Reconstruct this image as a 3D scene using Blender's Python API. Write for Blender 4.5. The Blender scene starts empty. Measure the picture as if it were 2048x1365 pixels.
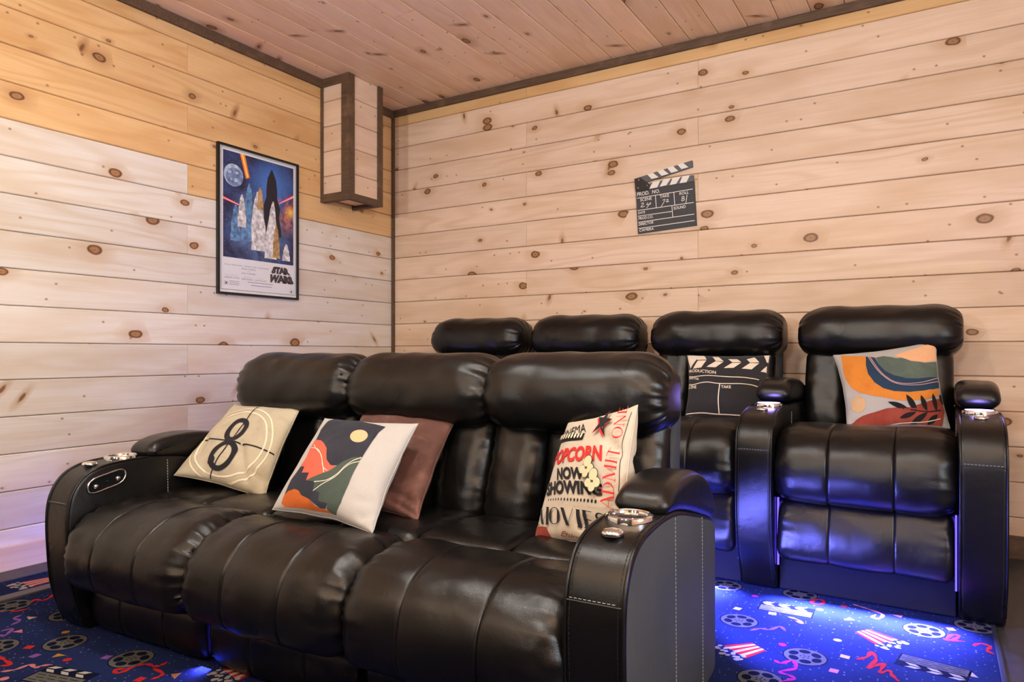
import bpy, bmesh, math, random
import numpy as np
from mathutils import Vector, Matrix, noise

scene = bpy.context.scene
COL = scene.collection
PI = math.pi
rnd = random.Random(7)

# ------------------------------------------------------------------ camera
cam_data = bpy.data.cameras.new('camera')
cam_data.sensor_width = 36.0
cam_data.lens = 36.0 * 1393.0 / 2048.0
cam_data.shift_y = 25.4 / 2048.0
cam_data.clip_start = 0.02
cam = bpy.data.objects.new('camera', cam_data)
COL.objects.link(cam)
cam.location = (3.6519, -4.1824, 1.0)
cam.rotation_euler = (math.radians(90), 0, math.radians(31.432))
scene.camera = cam

# ------------------------------------------------------------------ view, world
scene.view_settings.view_transform = 'Standard'
scene.view_settings.look = 'None'
scene.view_settings.exposure = -0.34
scene.view_settings.gamma = 1.0
scene.view_settings.use_curve_mapping = False
world = bpy.data.worlds.new('world')
scene.world = world
world.use_nodes = True
wn = world.node_tree.nodes
sky = wn.new('ShaderNodeTexSky')
sky.sky_type = 'HOSEK_WILKIE'
sky.sun_direction = (0.3, 0.5, 0.8)
world.node_tree.links.new(sky.outputs[0], wn['Background'].inputs[0])
wn['Background'].inputs[1].default_value = 0.6

# ------------------------------------------------------------------ large lights
def area_light(name, loc, direction, sx, sy, power, color, shape='RECTANGLE', parent=None, spread=PI):
    l = bpy.data.lights.new(name, 'AREA')
    l.shape = shape
    l.size = sx
    if shape in ('RECTANGLE', 'ELLIPSE'):
        l.size_y = sy
    l.energy = power
    l.color = color
    l.spread = spread
    o = bpy.data.objects.new(name, l)
    COL.objects.link(o)
    o.location = loc
    o.rotation_euler = Vector(direction).to_track_quat('-Z', 'Y').to_euler()
    if parent: o.parent = parent
    return o

WIN_Y0, WIN_Y1, WIN_Z0, WIN_Z1, ROOM_X, ROOM_Y, CEIL = -3.75, -2.85, 0.95, 1.95, 5.4, -6.6, 2.90
area_light('window_daylight', (ROOM_X - 0.02, (WIN_Y0 + WIN_Y1) / 2, (WIN_Z0 + WIN_Z1) / 2), (-1, 0, 0.12), WIN_Z1 - WIN_Z0, WIN_Y1 - WIN_Y0, 74, (0.78, 0.90, 1.0))
KEY_POWER, FILL_POWER, UPLIGHT_POWER = 24, 12, 150
LAMP_COLOR = (1.0, 0.96, 0.90)
LED_COLOR = (0.17, 0.18, 1.0)

# ------------------------------------------------------------------ helpers
def tag(o, label=None, cat=None, group=None, kind=None):
    if label: o['label'] = label
    if cat: o['category'] = cat
    if group: o['group'] = group
    if kind: o['kind'] = kind
    return o

def empty(name, loc=(0, 0, 0), rz=0.0):
    o = bpy.data.objects.new(name, None)
    COL.objects.link(o)
    o.location = loc
    o.rotation_euler = (0, 0, rz)
    o.empty_display_size = 0.05
    return o

def mesh_obj(name, verts, faces, mats, parent=None, smooth=True, idx=None, loc=None, fix=True, sharp=None):
    me = bpy.data.meshes.new(name)
    me.from_pydata([tuple(map(float, v)) for v in verts], [], faces)
    if not isinstance(mats, (list, tuple)): mats = [mats]
    for m in mats: me.materials.append(m)
    if idx is not None: me.polygons.foreach_set('material_index', idx)
    if fix:
        bm = bmesh.new(); bm.from_mesh(me)
        bmesh.ops.recalc_face_normals(bm, faces=bm.faces)
        bm.to_mesh(me); bm.free()
    if smooth:
        me.polygons.foreach_set('use_smooth', [True] * len(me.polygons))
        if sharp: me.set_sharp_from_angle(angle=math.radians(sharp))
    o = bpy.data.objects.new(name, me)
    COL.objects.link(o)
    if parent: o.parent = parent
    if loc: o.location = loc
    return o

class MB:
    """collects shapes for one mesh"""
    def __init__(s): s.v = []; s.f = []; s.i = []
    def add(s, v, f, m=0):
        n = len(s.v)
        s.v += [tuple(p) for p in v]
        s.f += [tuple(a + n for a in q) for q in f]
        s.i += [m] * len(f)
        return s
    def box(s, a, b, m=0, bev=0.0):
        x0, y0, z0 = a; x1, y1, z1 = b
        if bev <= 0:
            v = [(x, y, z) for x in (x0, x1) for y in (y0, y1) for z in (z0, z1)]
            f = [(0, 1, 3, 2), (4, 6, 7, 5), (0, 4, 5, 1), (2, 3, 7, 6), (0, 2, 6, 4), (1, 5, 7, 3)]
            return s.add(v, f, m)
        bm = bmesh.new()
        bmesh.ops.create_cube(bm, size=1)
        for q in bm.verts:
            q.co = Vector(((x0 + x1) / 2 + q.co.x * (x1 - x0), (y0 + y1) / 2 + q.co.y * (y1 - y0), (z0 + z1) / 2 + q.co.z * (z1 - z0)))
        bmesh.ops.bevel(bm, geom=list(bm.edges), offset=bev, segments=2, profile=0.7, affect='EDGES')
        bm.verts.index_update()
        s.add([q.co[:] for q in bm.verts], [[q.index for q in f.verts] for f in bm.faces], m)
        bm.free()
        return s
    def tube(s, pts, r, m=0, n=6, closed=False):
        P = [Vector(p) for p in pts]
        k = len(P)
        rings = []
        up = Vector((0.13, 0.21, 0.97))
        for i in range(k):
            a = P[(i - 1) % k] if (closed or i > 0) else P[i]
            b = P[(i + 1) % k] if (closed or i < k - 1) else P[i]
            d = (b - a).normalized()
            u = d.cross(up)
            if u.length < 1e-3: u = d.cross(Vector((1, 0, 0)))
            u.normalize(); w = d.cross(u)
            rings.append([P[i] + (u * math.cos(t) + w * math.sin(t)) * r for t in [2 * PI * j / n for j in range(n)]])
        v = [p for q in rings for p in q]
        f = []
        for i in range(k if closed else k - 1):
            for j in range(n):
                a, b = i * n, ((i + 1) % k) * n
                f.append((a + j, a + (j + 1) % n, b + (j + 1) % n, b + j))
        if not closed: f += [tuple(range(n)), tuple((k - 1) * n + j for j in range(n))]
        return s.add(v, f, m)
    def lathe(s, prof, c=(0, 0, 0), n=32, m=0, axis='z'):
        v = []; f = []
        for r, h in prof:
            for j in range(n):
                t = 2 * PI * j / n
                p = (r * math.cos(t), r * math.sin(t), h)
                if axis == 'x': p = (p[2], p[0], p[1])
                if axis == 'y': p = (p[0], p[2], p[1])
                v.append((c[0] + p[0], c[1] + p[1], c[2] + p[2]))
        for i in range(len(prof) - 1):
            for j in range(n):
                f.append((i * n + j, i * n + (j + 1) % n, (i + 1) * n + (j + 1) % n, (i + 1) * n + j))
        if prof[0][0] > 1e-6: f.append(tuple(range(n)))
        if prof[-1][0] > 1e-6: f.append(tuple((len(prof) - 1) * n + j for j in range(n)))
        return s.add(v, f, m)
    def build(s, name, mats, parent=None, smooth=False, loc=None, sharp=None):
        return mesh_obj(name, s.v, s.f, mats, parent, smooth, s.i, loc, True, sharp)

def copy_tree(o, parent=None):
    c = o.copy(); COL.objects.link(c)
    c.parent = parent
    for ch in list(o.children): copy_tree(ch, c)
    return c

# ------------------------------------------------------------------ materials
def new_mat(name):
    m = bpy.data.materials.new(name)
    m.use_nodes = True
    nt = m.node_tree
    return m, nt, nt.nodes['Principled BSDF']

class NT:
    def __init__(s, nt): s.nt = nt
    def n(s, t, **kw):
        x = s.nt.nodes.new(t)
        for k, v in kw.items(): setattr(x, k, v)
        return x
    def put(s, sock, v):
        if v is None: return
        if isinstance(v, bpy.types.NodeSocket): s.nt.links.new(v, sock)
        else: sock.default_value = v
    def math(s, op, a, b=None, c=None, clamp=False):
        x = s.n('ShaderNodeMath', operation=op, use_clamp=clamp)
        for i, v in enumerate((a, b, c)): s.put(x.inputs[i], v)
        return x.outputs[0]
    def mix(s, f, a, b, mode='MIX'):
        x = s.n('ShaderNodeMix', data_type='RGBA', blend_type=mode)
        s.put(x.inputs[0], f)
        for i, v in ((6, a), (7, b)):
            if isinstance(v, tuple) and len(v) == 3: v = v + (1,)
            s.put(x.inputs[i], v)
        return x.outputs[2]
    def ramp(s, f, stops):
        x = s.n('ShaderNodeValToRGB')
        e = x.color_ramp.elements
        while len(e) < len(stops): e.new(0.5)
        for q, (p, c) in zip(e, stops):
            q.position = p
            q.color = (c, c, c, 1) if not isinstance(c, tuple) else c + (1,)
        s.put(x.inputs[0], f)
        return x.outputs[0]
    def noise(s, vec, scale, detail=2.0, rough=0.5, dist=0.0):
        x = s.n('ShaderNodeTexNoise')
        s.put(x.inputs['Vector'], vec)
        x.inputs['Scale'].default_value = scale
        x.inputs['Detail'].default_value = detail
        x.inputs['Roughness'].default_value = rough
        x.inputs['Distortion'].default_value = dist
        return x.outputs[0]
    def maprange(s, v, a, b, c, d):
        x = s.n('ShaderNodeMapRange')
        s.put(x.inputs[0], v)
        for i, q in enumerate((a, b, c, d)): s.put(x.inputs[1 + i], q)
        return x.outputs[0]
    def combine(s, a, b, c):
        x = s.n('ShaderNodeCombineXYZ')
        for i, v in enumerate((a, b, c)): s.put(x.inputs[i], v)
        return x.outputs[0]
    def bump(s, h, strength, dist, nrm=None):
        x = s.n('ShaderNodeBump')
        x.inputs['Strength'].default_value = strength
        x.inputs['Distance'].default_value = dist
        s.put(x.inputs['Height'], h)
        if nrm: s.put(x.inputs['Normal'], nrm)
        return x.outputs[0]

def simple(name, col, rough=0.5, metal=0.0, spec=0.5, emit=None, estr=0.0, noise_amt=0.0, noise_scale=20.0, coat=0.0):
    m, nt, b = new_mat(name)
    b.inputs['Base Color'].default_value = col + (1,)
    b.inputs['Roughness'].default_value = rough
    b.inputs['Metallic'].default_value = metal
    b.inputs['Specular IOR Level'].default_value = spec
    b.inputs['Coat Weight'].default_value = coat
    if emit:
        b.inputs['Emission Color'].default_value = emit + (1,)
        b.inputs['Emission Strength'].default_value = estr
    if noise_amt:
        k = NT(nt)
        tc = k.n('ShaderNodeTexCoord').outputs['Object']
        f = k.noise(tc, noise_scale, 3)
        lo = tuple(c * (1 - noise_amt) for c in col); hi = tuple(min(1, c * (1 + noise_amt)) for c in col)
        nt.links.new(k.mix(k.ramp(f, [(0.3, 0.0), (0.7, 1.0)]), lo, hi), b.inputs['Base Color'])
    return m

def pine(name, light, warm, dark, knots=0.5, rough=0.4, bright=0.10):
    m, nt, b = new_mat(name)
    k = NT(nt)
    tc = k.n('ShaderNodeTexCoord').outputs['Object']
    sep = k.n('ShaderNodeSeparateXYZ'); nt.links.new(tc, sep.inputs[0])
    R = k.n('ShaderNodeObjectInfo').outputs['Random']
    px = k.math('ADD', sep.outputs[0], k.math('MULTIPLY', R, 57.0))
    pz = k.math('ADD', sep.outputs[2], k.math('MULTIPLY', R, 23.0))
    # knots
    vo = k.n('ShaderNodeTexVoronoi', voronoi_dimensions='2D', feature='F1')
    wob = k.math('MULTIPLY', k.math('SUBTRACT', k.noise(k.combine(px, 0.0, pz), 14.0, 1), 0.5), 0.02)
    k.put(vo.inputs['Vector'], k.combine(k.math('MULTIPLY', px, 0.62), k.math('ADD', pz, wob), 0.0))
    vo.inputs['Scale'].default_value = 6.0
    d = vo.outputs['Distance']
    sc = k.n('ShaderNodeSeparateColor'); nt.links.new(vo.outputs['Color'], sc.inputs[0])
    rad = k.math('ADD', 0.020, k.math('MULTIPLY', k.math('POWER', k.maprange(sc.outputs[0], 1.0 - knots, 1.0, 0.0, 1.0), 1.8), 0.135))
    has = k.math('GREATER_THAN', sc.outputs[0], 1.0 - knots)
    q = k.math('DIVIDE', d, rad)
    kmask = k.math('MULTIPLY', k.ramp(k.math('MULTIPLY', q, 0.5), [(0.44, 1.0), (0.56, 0.0)]), has)
    halo = k.math('MULTIPLY', k.ramp(k.math('MULTIPLY', q, 0.25), [(0.2, 1.0), (0.85, 0.0)]), has)
    ringc = k.ramp(k.math('ADD', k.math('MULTIPLY', q, 0.5), k.math('MULTIPLY', k.math('SUBTRACT', k.noise(k.combine(px, 0.0, pz), 90.0, 2), 0.5), 0.12)),
                   [(0.0, (0.22, 0.10, 0.045)), (0.16, (0.36, 0.19, 0.085)), (0.30, (0.30, 0.14, 0.055)), (0.42, (0.085, 0.035, 0.014)), (0.54, (0.20, 0.09, 0.035))])
    # grain bends round knots
    zz = k.math('ADD', pz, k.math('MULTIPLY', halo, 0.02))
    broad = k.noise(k.combine(k.math('MULTIPLY', px, 0.55), k.math('MULTIPLY', R, 9.0), k.math('MULTIPLY', zz, 4.6)), 1.0, 2, 0.45)
    rings = k.math('ADD', k.math('MULTIPLY', k.math('SINE', k.math('MULTIPLY', broad, 62.0)), 0.5), 0.5)
    fine = k.noise(k.combine(k.math('MULTIPLY', px, 2.2), 0.0, k.math('MULTIPLY', zz, 110.0)), 1.0, 4, 0.6)
    stain = k.noise(k.combine(k.math('MULTIPLY', px, 1.3), k.math('MULTIPLY', R, 31.0), k.math('MULTIPLY', pz, 5.0)), 1.0, 3, 0.55)
    c = k.mix(k.math('MULTIPLY', k.math('POWER', rings, 2.0), k.maprange(k.noise(k.combine(k.math('MULTIPLY', px, 0.8), R, k.math('MULTIPLY', pz, 3.0)), 1.0, 2), 0.35, 0.7, 0.05, 0.62)), light, warm)
    c = k.mix(k.ramp(stain, [(0.46, 0.0), (0.74, 0.85)]), c, warm)
    c = k.mix(k.ramp(fine, [(0.42, 0.0), (0.85, 0.55)]), c, warm)
    c = k.mix(k.math('MULTIPLY', halo, 0.55), c, dark)
    # spike knots: long knots cut lengthwise, lying across the grain
    vs = k.n('ShaderNodeTexVoronoi', voronoi_dimensions='2D', feature='F1')
    k.put(vs.inputs['Vector'], k.combine(k.math('ADD', k.math('MULTIPLY', px, 2.4), k.math('MULTIPLY', pz, k.math('SUBTRACT', k.math('MULTIPLY', R, 4.0), 2.0))), k.math('MULTIPLY', pz, 1.1), 0.0))
    vs.inputs['Scale'].default_value = 3.6
    s3 = k.n('ShaderNodeSeparateColor'); nt.links.new(vs.outputs['Color'], s3.inputs[0])
    ws = k.math('ADD', vs.outputs['Distance'], k.math('MULTIPLY', k.math('SUBTRACT', k.noise(k.combine(px, 0.0, pz), 40.0, 2), 0.5), 0.10))
    sp_on = k.math('GREATER_THAN', s3.outputs[2], 0.955)
    c = k.mix(k.math('MULTIPLY', k.ramp(ws, [(0.10, 0.75), (0.30, 0.0)]), sp_on), c, dark)
    c = k.mix(k.math('MULTIPLY', k.ramp(ws, [(0.055, 0.9), (0.10, 0.0)]), sp_on), c, (0.17, 0.075, 0.03))
    c = k.mix(kmask, c, ringc)
    # small dark flecks
    vf = k.n('ShaderNodeTexVoronoi', voronoi_dimensions='2D', feature='F1')
    k.put(vf.inputs['Vector'], k.combine(k.math('MULTIPLY', px, 0.8), pz, 0.0))
    vf.inputs['Scale'].default_value = 13.0
    s2 = k.n('ShaderNodeSeparateColor'); nt.links.new(vf.outputs['Color'], s2.inputs[0])
    fl = k.math('MULTIPLY', k.ramp(vf.outputs['Distance'], [(0.03, 1.0), (0.10, 0.0)]), k.math('GREATER_THAN', s2.outputs[1], 0.90))
    c = k.mix(k.math('MULTIPLY', fl, 0.8), c, (0.20, 0.095, 0.04))
    val = k.maprange(R, 0.0, 1.0, 1.0 - bright, 1.0 + bright)
    hs = k.n('ShaderNodeHueSaturation')
    k.put(hs.inputs['Value'], val); k.put(hs.inputs['Color'], c)
    nt.links.new(hs.outputs[0], b.inputs['Base Color'])
    b.inputs['Roughness'].default_value = rough
    b.inputs['Specular IOR Level'].default_value = 0.35
    nt.links.new(k.bump(k.math('ADD', k.math('MULTIPLY', fine, 0.5), k.math('MULTIPLY', kmask, -0.6)), 0.25, 0.001), b.inputs['Normal'])
    return m

def dark_wood(name, c0, c1):
    m, nt, b = new_mat(name)
    k = NT(nt)
    tc = k.n('ShaderNodeTexCoord').outputs['Object']
    sep = k.n('ShaderNodeSeparateXYZ'); nt.links.new(tc, sep.inputs[0])
    f = k.noise(k.combine(k.math('MULTIPLY', sep.outputs[0], 6.0), k.math('MULTIPLY', sep.outputs[1], 90.0), k.math('MULTIPLY', sep.outputs[2], 90.0)), 1.0, 4, 0.65)
    g = k.noise(tc, 9.0, 3)
    c = k.mix(k.ramp(f, [(0.3, 0.0), (0.75, 1.0)]), c0, c1)
    c = k.mix(k.ramp(g, [(0.55, 0.0), (0.85, 0.6)]), c, tuple(v * 1.8 for v in c1))
    nt.links.new(c, b.inputs['Base Color'])
    b.inputs['Roughness'].default_value = 0.6
    nt.links.new(k.bump(f, 0.3, 0.002), b.inputs['Normal'])
    return m

def leather(name, col, rough, spec=0.40):
    m, nt, b = new_mat(name)
    k = NT(nt)
    tc = k.n('ShaderNodeTexCoord').outputs['Object']
    vo = k.n('ShaderNodeTexVoronoi', feature='DISTANCE_TO_EDGE')
    k.put(vo.inputs['Vector'], tc); vo.inputs['Scale'].default_value = 300.0
    grain = k.ramp(vo.outputs['Distance'], [(0.0, 0.0), (0.25, 1.0)])
    w1 = k.noise(tc, 6.0, 3, 0.45, 0.2)
    w2 = k.noise(tc, 24.0, 3, 0.55, 0.25)
    n1 = k.bump(w1, 0.5, 0.0075)
    n2 = k.bump(w2, 0.3, 0.003, n1)
    n3 = k.bump(grain, 0.14, 0.0009, n2)
    nt.links.new(n3, b.inputs['Normal'])
    tone = k.noise(tc, 3.0, 3)
    nt.links.new(k.mix(tone, tuple(c * 0.75 for c in col), tuple(c * 1.35 for c in col)), b.inputs['Base Color'])
    rr = k.maprange(k.noise(tc, 5.0, 2), 0.3, 0.7, rough - 0.02, rough + 0.05)
    nt.links.new(rr, b.inputs['Roughness'])
    b.inputs['Specular IOR Level'].default_value = spec
    return m

def fabric(name, col, var=0.10, scale=900.0, rough=0.95, sheen=0.2, blotch=0.0, blotch_col=None):
    m, nt, b = new_mat(name)
    k = NT(nt)
    tc = k.n('ShaderNodeTexCoord').outputs['Object']
    f = k.noise(tc, 420.0, 2, 0.7)
    lo = tuple(c * (1 - var) for c in col); hi = tuple(min(1, c * (1 + var)) for c in col)
    c = k.mix(k.ramp(f, [(0.3, 0.0), (0.7, 1.0)]), lo, hi)
    if blotch:
        g = k.noise(tc, 9.0, 4, 0.6, 0.6)
        c = k.mix(k.ramp(g, [(0.45, 0.0), (0.72, blotch)]), c, blotch_col)
    nt.links.new(c, b.inputs['Base Color'])
    b.inputs['Roughness'].default_value = rough
    b.inputs['Specular IOR Level'].default_value = 0.2
    b.inputs['Sheen Weight'].default_value = sheen
    nt.links.new(k.bump(f, 0.35, 0.0015), b.inputs['Normal'])
    return m

def carpet_mat(name):
    m, nt, b = new_mat(name)
    k = NT(nt)
    tc = k.n('ShaderNodeTexCoord').outputs['Object']
    a = k.noise(tc, 2.3, 4, 0.6)
    f = k.noise(tc, 520.0, 2, 0.7)
    c = k.mix(k.ramp(a, [(0.35, 0.0), (0.68, 1.0)]), (0.007, 0.010, 0.045), (0.012, 0.022, 0.085))
    c = k.mix(k.ramp(f, [(0.35, 0.0), (0.75, 0.55)]), c, (0.025, 0.038, 0.12))
    vo = k.n('ShaderNodeTexVoronoi', voronoi_dimensions='2D', feature='F1')
    k.put(vo.inputs['Vector'], tc); vo.inputs['Scale'].default_value = 42.0
    s = k.n('ShaderNodeSeparateColor'); nt.links.new(vo.outputs['Color'], s.inputs[0])
    rad = k.maprange(s.outputs[0], 0.35, 1.0, 0.0, 0.14)
    dot = k.math('LESS_THAN', vo.outputs['Distance'], rad)
    dc = k.mix(s.outputs[1], (0.28, 0.32, 0.50), (0.16, 0.12, 0.30))
    c = k.mix(k.math('MULTIPLY', dot, 0.55), c, dc)
    nt.links.new(c, b.inputs['Base Color'])
    b.inputs['Roughness'].default_value = 1.0
    b.inputs['Specular IOR Level'].default_value = 0.02
    nt.links.new(k.bump(f, 0.9, 0.004), b.inputs['Normal'])
    return m

M = {}
M['pine_pale'] = pine('pine_pale', (0.69, 0.64, 0.58), (0.58, 0.46, 0.335), (0.48, 0.30, 0.16), 0.30)
M['pine_gold'] = pine('pine_gold', (0.72, 0.465, 0.225), (0.565, 0.30, 0.11), (0.36, 0.16, 0.06), 0.30, 0.42, 0.07)
M['pine_blush'] = pine('pine_blush', (0.74, 0.56, 0.425), (0.58, 0.39, 0.245), (0.48, 0.28, 0.14), 0.30, 0.38, 0.07)
M['pine_honey'] = pine('pine_honey', (0.90, 0.64, 0.41), (0.76, 0.46, 0.245), (0.36, 0.17, 0.07), 0.30, 0.42, 0.09)
M['trim'] = dark_wood('weathered_trim', (0.055, 0.030, 0.016), (0.15, 0.085, 0.048))
M['groove'] = simple('groove_backing_wood', (0.42, 0.24, 0.11), 0.7)  # tan-brown backing seen through the board joints
M['floor'] = simple('dark_vinyl_floor', (0.030, 0.030, 0.034), 0.45, noise_amt=0.35, noise_scale=14)
M['binding'] = simple('carpet_binding', (0.008, 0.008, 0.009), 0.7)
M['transition'] = simple('dark_bronze_bar', (0.06, 0.052, 0.042), 0.45)
M['leather'] = leather('black_leather', (0.0040, 0.0035, 0.0034), 0.28)
M['leather_side'] = leather('charcoal_vinyl', (0.056, 0.060, 0.068), 0.62, 0.06)
M['thread'] = simple('grey_thread', (0.36, 0.35, 0.34), 0.7)
M['thread_dark'] = simple('dark_thread', (0.012, 0.011, 0.010), 0.6)
M['chrome'] = simple('chrome', (0.85, 0.86, 0.88), 0.09, 1.0)
M['black_plastic'] = simple('black_plastic', (0.006, 0.006, 0.007), 0.2)
M['frame_black'] = simple('poster_frame_black', (0.006, 0.006, 0.006), 0.3)
M['cup_dark'] = simple('cup_well', (0.05, 0.055, 0.07), 0.15, 0.8)
M['led'] = simple('blue_led', (0.02, 0.02, 0.2), 0.4, emit=(0.10, 0.06, 1.0), estr=4.0)
M['led_ring'] = simple('cup_led', (0.3, 0.3, 0.6), 0.3, emit=(0.40, 0.32, 1.0), estr=12.0)
M['carpet'] = carpet_mat('blue_cinema_carpet')
M['white'] = simple('white_paint', (0.80, 0.79, 0.76), 0.5)
M['lens'] = simple('lamp_lens', (1, 1, 1), 0.4, emit=(1.0, 0.92, 0.82), estr=12.0)
M['front'] = simple('dark_painted_wall', (0.05, 0.045, 0.045), 0.7)
M['base_cloth'] = simple('black_base_cloth', (0.010, 0.010, 0.013), 0.8, spec=0.08)
# ------------------------------------------------------------------ room shell
def slab(name, a, b, mat, kind='structure', parent=None, bev=0.0):
    o = MB().box(a, b, 0, bev).build(name, mat, parent)
    if kind: o['kind'] = kind
    return o

floor = slab('floor', (-0.12, ROOM_Y - 0.12, -0.1), (ROOM_X + 0.12, 0.12, 0.0), M['floor'])
wall_left = slab('wall_left', (-0.12, ROOM_Y - 0.12, 0.0), (-0.018, 0.12, CEIL + 0.1), M['groove'])
wall_back = slab('wall_back', (-0.018, 0.018, 0.0), (ROOM_X + 0.12, 0.12, CEIL + 0.1), M['groove'])
ceiling = slab('ceiling', (-0.018, ROOM_Y - 0.12, CEIL + 0.018), (ROOM_X + 0.12, 0.018, CEIL + 0.1), M['groove'])
wall_front = slab('wall_front', (0.0, ROOM_Y - 0.12, 0.0), (ROOM_X + 0.12, ROOM_Y, CEIL + 0.018), M['front'])
wr = MB()
wr.box((ROOM_X, ROOM_Y, 0), (ROOM_X + 0.12, WIN_Y0, CEIL + 0.018)).box((ROOM_X, WIN_Y1, 0), (ROOM_X + 0.12, 0.018, CEIL + 0.018))
wr.box((ROOM_X, WIN_Y0, 0), (ROOM_X + 0.12, WIN_Y1, WIN_Z0)).box((ROOM_X, WIN_Y0, WIN_Z1), (ROOM_X + 0.12, WIN_Y1, CEIL + 0.018))
wall_right = wr.build('wall_right', M['pine_blush'])
wall_right['kind'] = 'structure'
win = MB()
ym, zm = (WIN_Y0 + WIN_Y1) / 2, (WIN_Z0 + WIN_Z1) / 2
for a, b in (((0.03, WIN_Y0, WIN_Z0), (0.09, WIN_Y0 + 0.05, WIN_Z1)), ((0.03, WIN_Y1 - 0.05, WIN_Z0), (0.09, WIN_Y1, WIN_Z1)),
             ((0.03, WIN_Y0, WIN_Z0), (0.09, WIN_Y1, WIN_Z0 + 0.05)), ((0.03, WIN_Y0, WIN_Z1 - 0.05), (0.09, WIN_Y1, WIN_Z1)),
             ((0.035, ym - 0.02, WIN_Z0), (0.085, ym + 0.02, WIN_Z1)), ((0.035, WIN_Y0, zm - 0.015), (0.085, WIN_Y1, zm + 0.015))):
    win.box((a[0] + ROOM_X, a[1], a[2]), (b[0] + ROOM_X, b[1], b[2]))
window_1 = win.build('window_1', M['white'])
window_1['kind'] = 'structure'
mg, nt, b = new_mat('window_glass')
b.inputs['Transmission Weight'].default_value = 1.0
b.inputs['Roughness'].default_value = 0.0
b.inputs['IOR'].default_value = 1.1
MB().box((ROOM_X + 0.058, WIN_Y0, WIN_Z0), (ROOM_X + 0.062, WIN_Y1, WIN_Z1)).build('pane', mg, window_1)

# planks: local x along the length, z across, face towards -y
def plank_mesh(L, W, mat):
    g = 0.0012; c = 0.004; dpt = 0.005; T = 0.0175
    prof = [(dpt, g), (0.0, g + c), (0.0, W - g - c), (dpt, W - g), (T, W - g), (T, g)]
    v = []
    for x, ins in ((0.0008, 0.0), (L - 0.0008, 0.0)):
        v += [(x, y, z) for y, z in prof]
    f = [tuple((i, (i + 1) % 6, 6 + (i + 1) % 6, 6 + i)) for i in range(6)] + [(0, 1, 2, 3, 4, 5), (11, 10, 9, 8, 7, 6)]
    me = bpy.data.meshes.new('plank')
    me.from_pydata(v, [], f)
    me.materials.append(mat)
    bm = bmesh.new(); bm.from_mesh(me); bmesh.ops.recalc_face_normals(bm, faces=bm.faces); bm.to_mesh(me); bm.free()
    return me

M_LEFT = Matrix(((0, -1, 0, 0), (1, 0, 0, 0), (0, 0, 1, 0), (0, 0, 0, 1)))      # x->Y, -y->+X
M_BACK = Matrix.Identity(4)
M_CEIL = Matrix(((0, 0, 1, 0), (1, 0, 0, 0), (0, 1, 0, 0), (0, 0, 0, 1)))       # x->Y, -y->-Z, z->X
def plank(parent, rot, loc, L, W, mat, name='plank'):
    o = bpy.data.objects.new(name, plank_mesh(L, W, mat))
    COL.objects.link(o)
    o.parent = parent
    o.matrix_world = Matrix.Translation(loc) @ rot
    return o

PITCH = 0.172
for n in range(0, 17):
    z0 = 0.0192 + PITCH * n
    W = min(PITCH, CEIL - z0)
    cuts = [ROOM_Y, -4.157, -1.757, 0.0] if n % 2 else [ROOM_Y, -5.4, -2.99, 0.0]
    for a, b_ in zip(cuts[:-1], cuts[1:]):
        gold = n >= 12 or (n == 11 and a > -1.8)
        plank(wall_left, M_LEFT, (0, a, z0), b_ - a, W, M['pine_gold'] if gold else M['pine_pale'])
for n in range(0, 17):
    z0 = 0.0275 + PITCH * n
    W = min(PITCH, CEIL - z0)
    cuts = [0.0, 1.214, 4.87, ROOM_X] if n % 2 == 0 else [0.0, 2.415, ROOM_X]
    for a, b_ in zip(cuts[:-1], cuts[1:]):
        plank(wall_back, M_BACK, (a, 0, z0), b_ - a, W, M['pine_gold'] if n == 16 else M['pine_blush'])
crnd = random.Random(4)
for i in range(0, 32):
    x0 = -0.006 + 0.1698 * i
    y = ROOM_Y
    off = crnd.uniform(0.6, 3.2)
    cuts = [ROOM_Y, ROOM_Y + off, ROOM_Y + off + 2.44, 0.0] if ROOM_Y + off + 2.44 < -0.3 else [ROOM_Y, ROOM_Y + off, 0.0]
    for a, b_ in zip(cuts[:-1], cuts[1:]):
        plank(ceiling, M_CEIL, (max(x0, 0.0) if i else 0.0, a, CEIL), b_ - a, min(0.1698, ROOM_X - x0) - (0.006 if i == 0 else 0), M['pine_honey'])

# trims
slab('trim_1', (0.0, ROOM_Y, 2.842), (0.022, -0.744, CEIL), M['trim'], bev=0.003)
slab('trim_2', (0.0, -0.422, 2.842), (0.022, 0.0, CEIL), M['trim'], bev=0.003)
slab('trim_3', (0.022, -0.022, 2.85), (ROOM_X, 0.0, CEIL), M['trim'], bev=0.003)
slab('trim_4', (0.0, -0.022, 0.11), (0.022, 0.0, 2.845), M['trim'], bev=0.003)
slab('baseboard_left', (0.0, ROOM_Y, 0.0), (0.016, -0.016, 0.112), M['pine_blush'], bev=0.004)
slab('baseboard_back', (0.0, -0.018, 0.0), (ROOM_X, 0.0, 0.112), M['trim'], bev=0.004)

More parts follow.
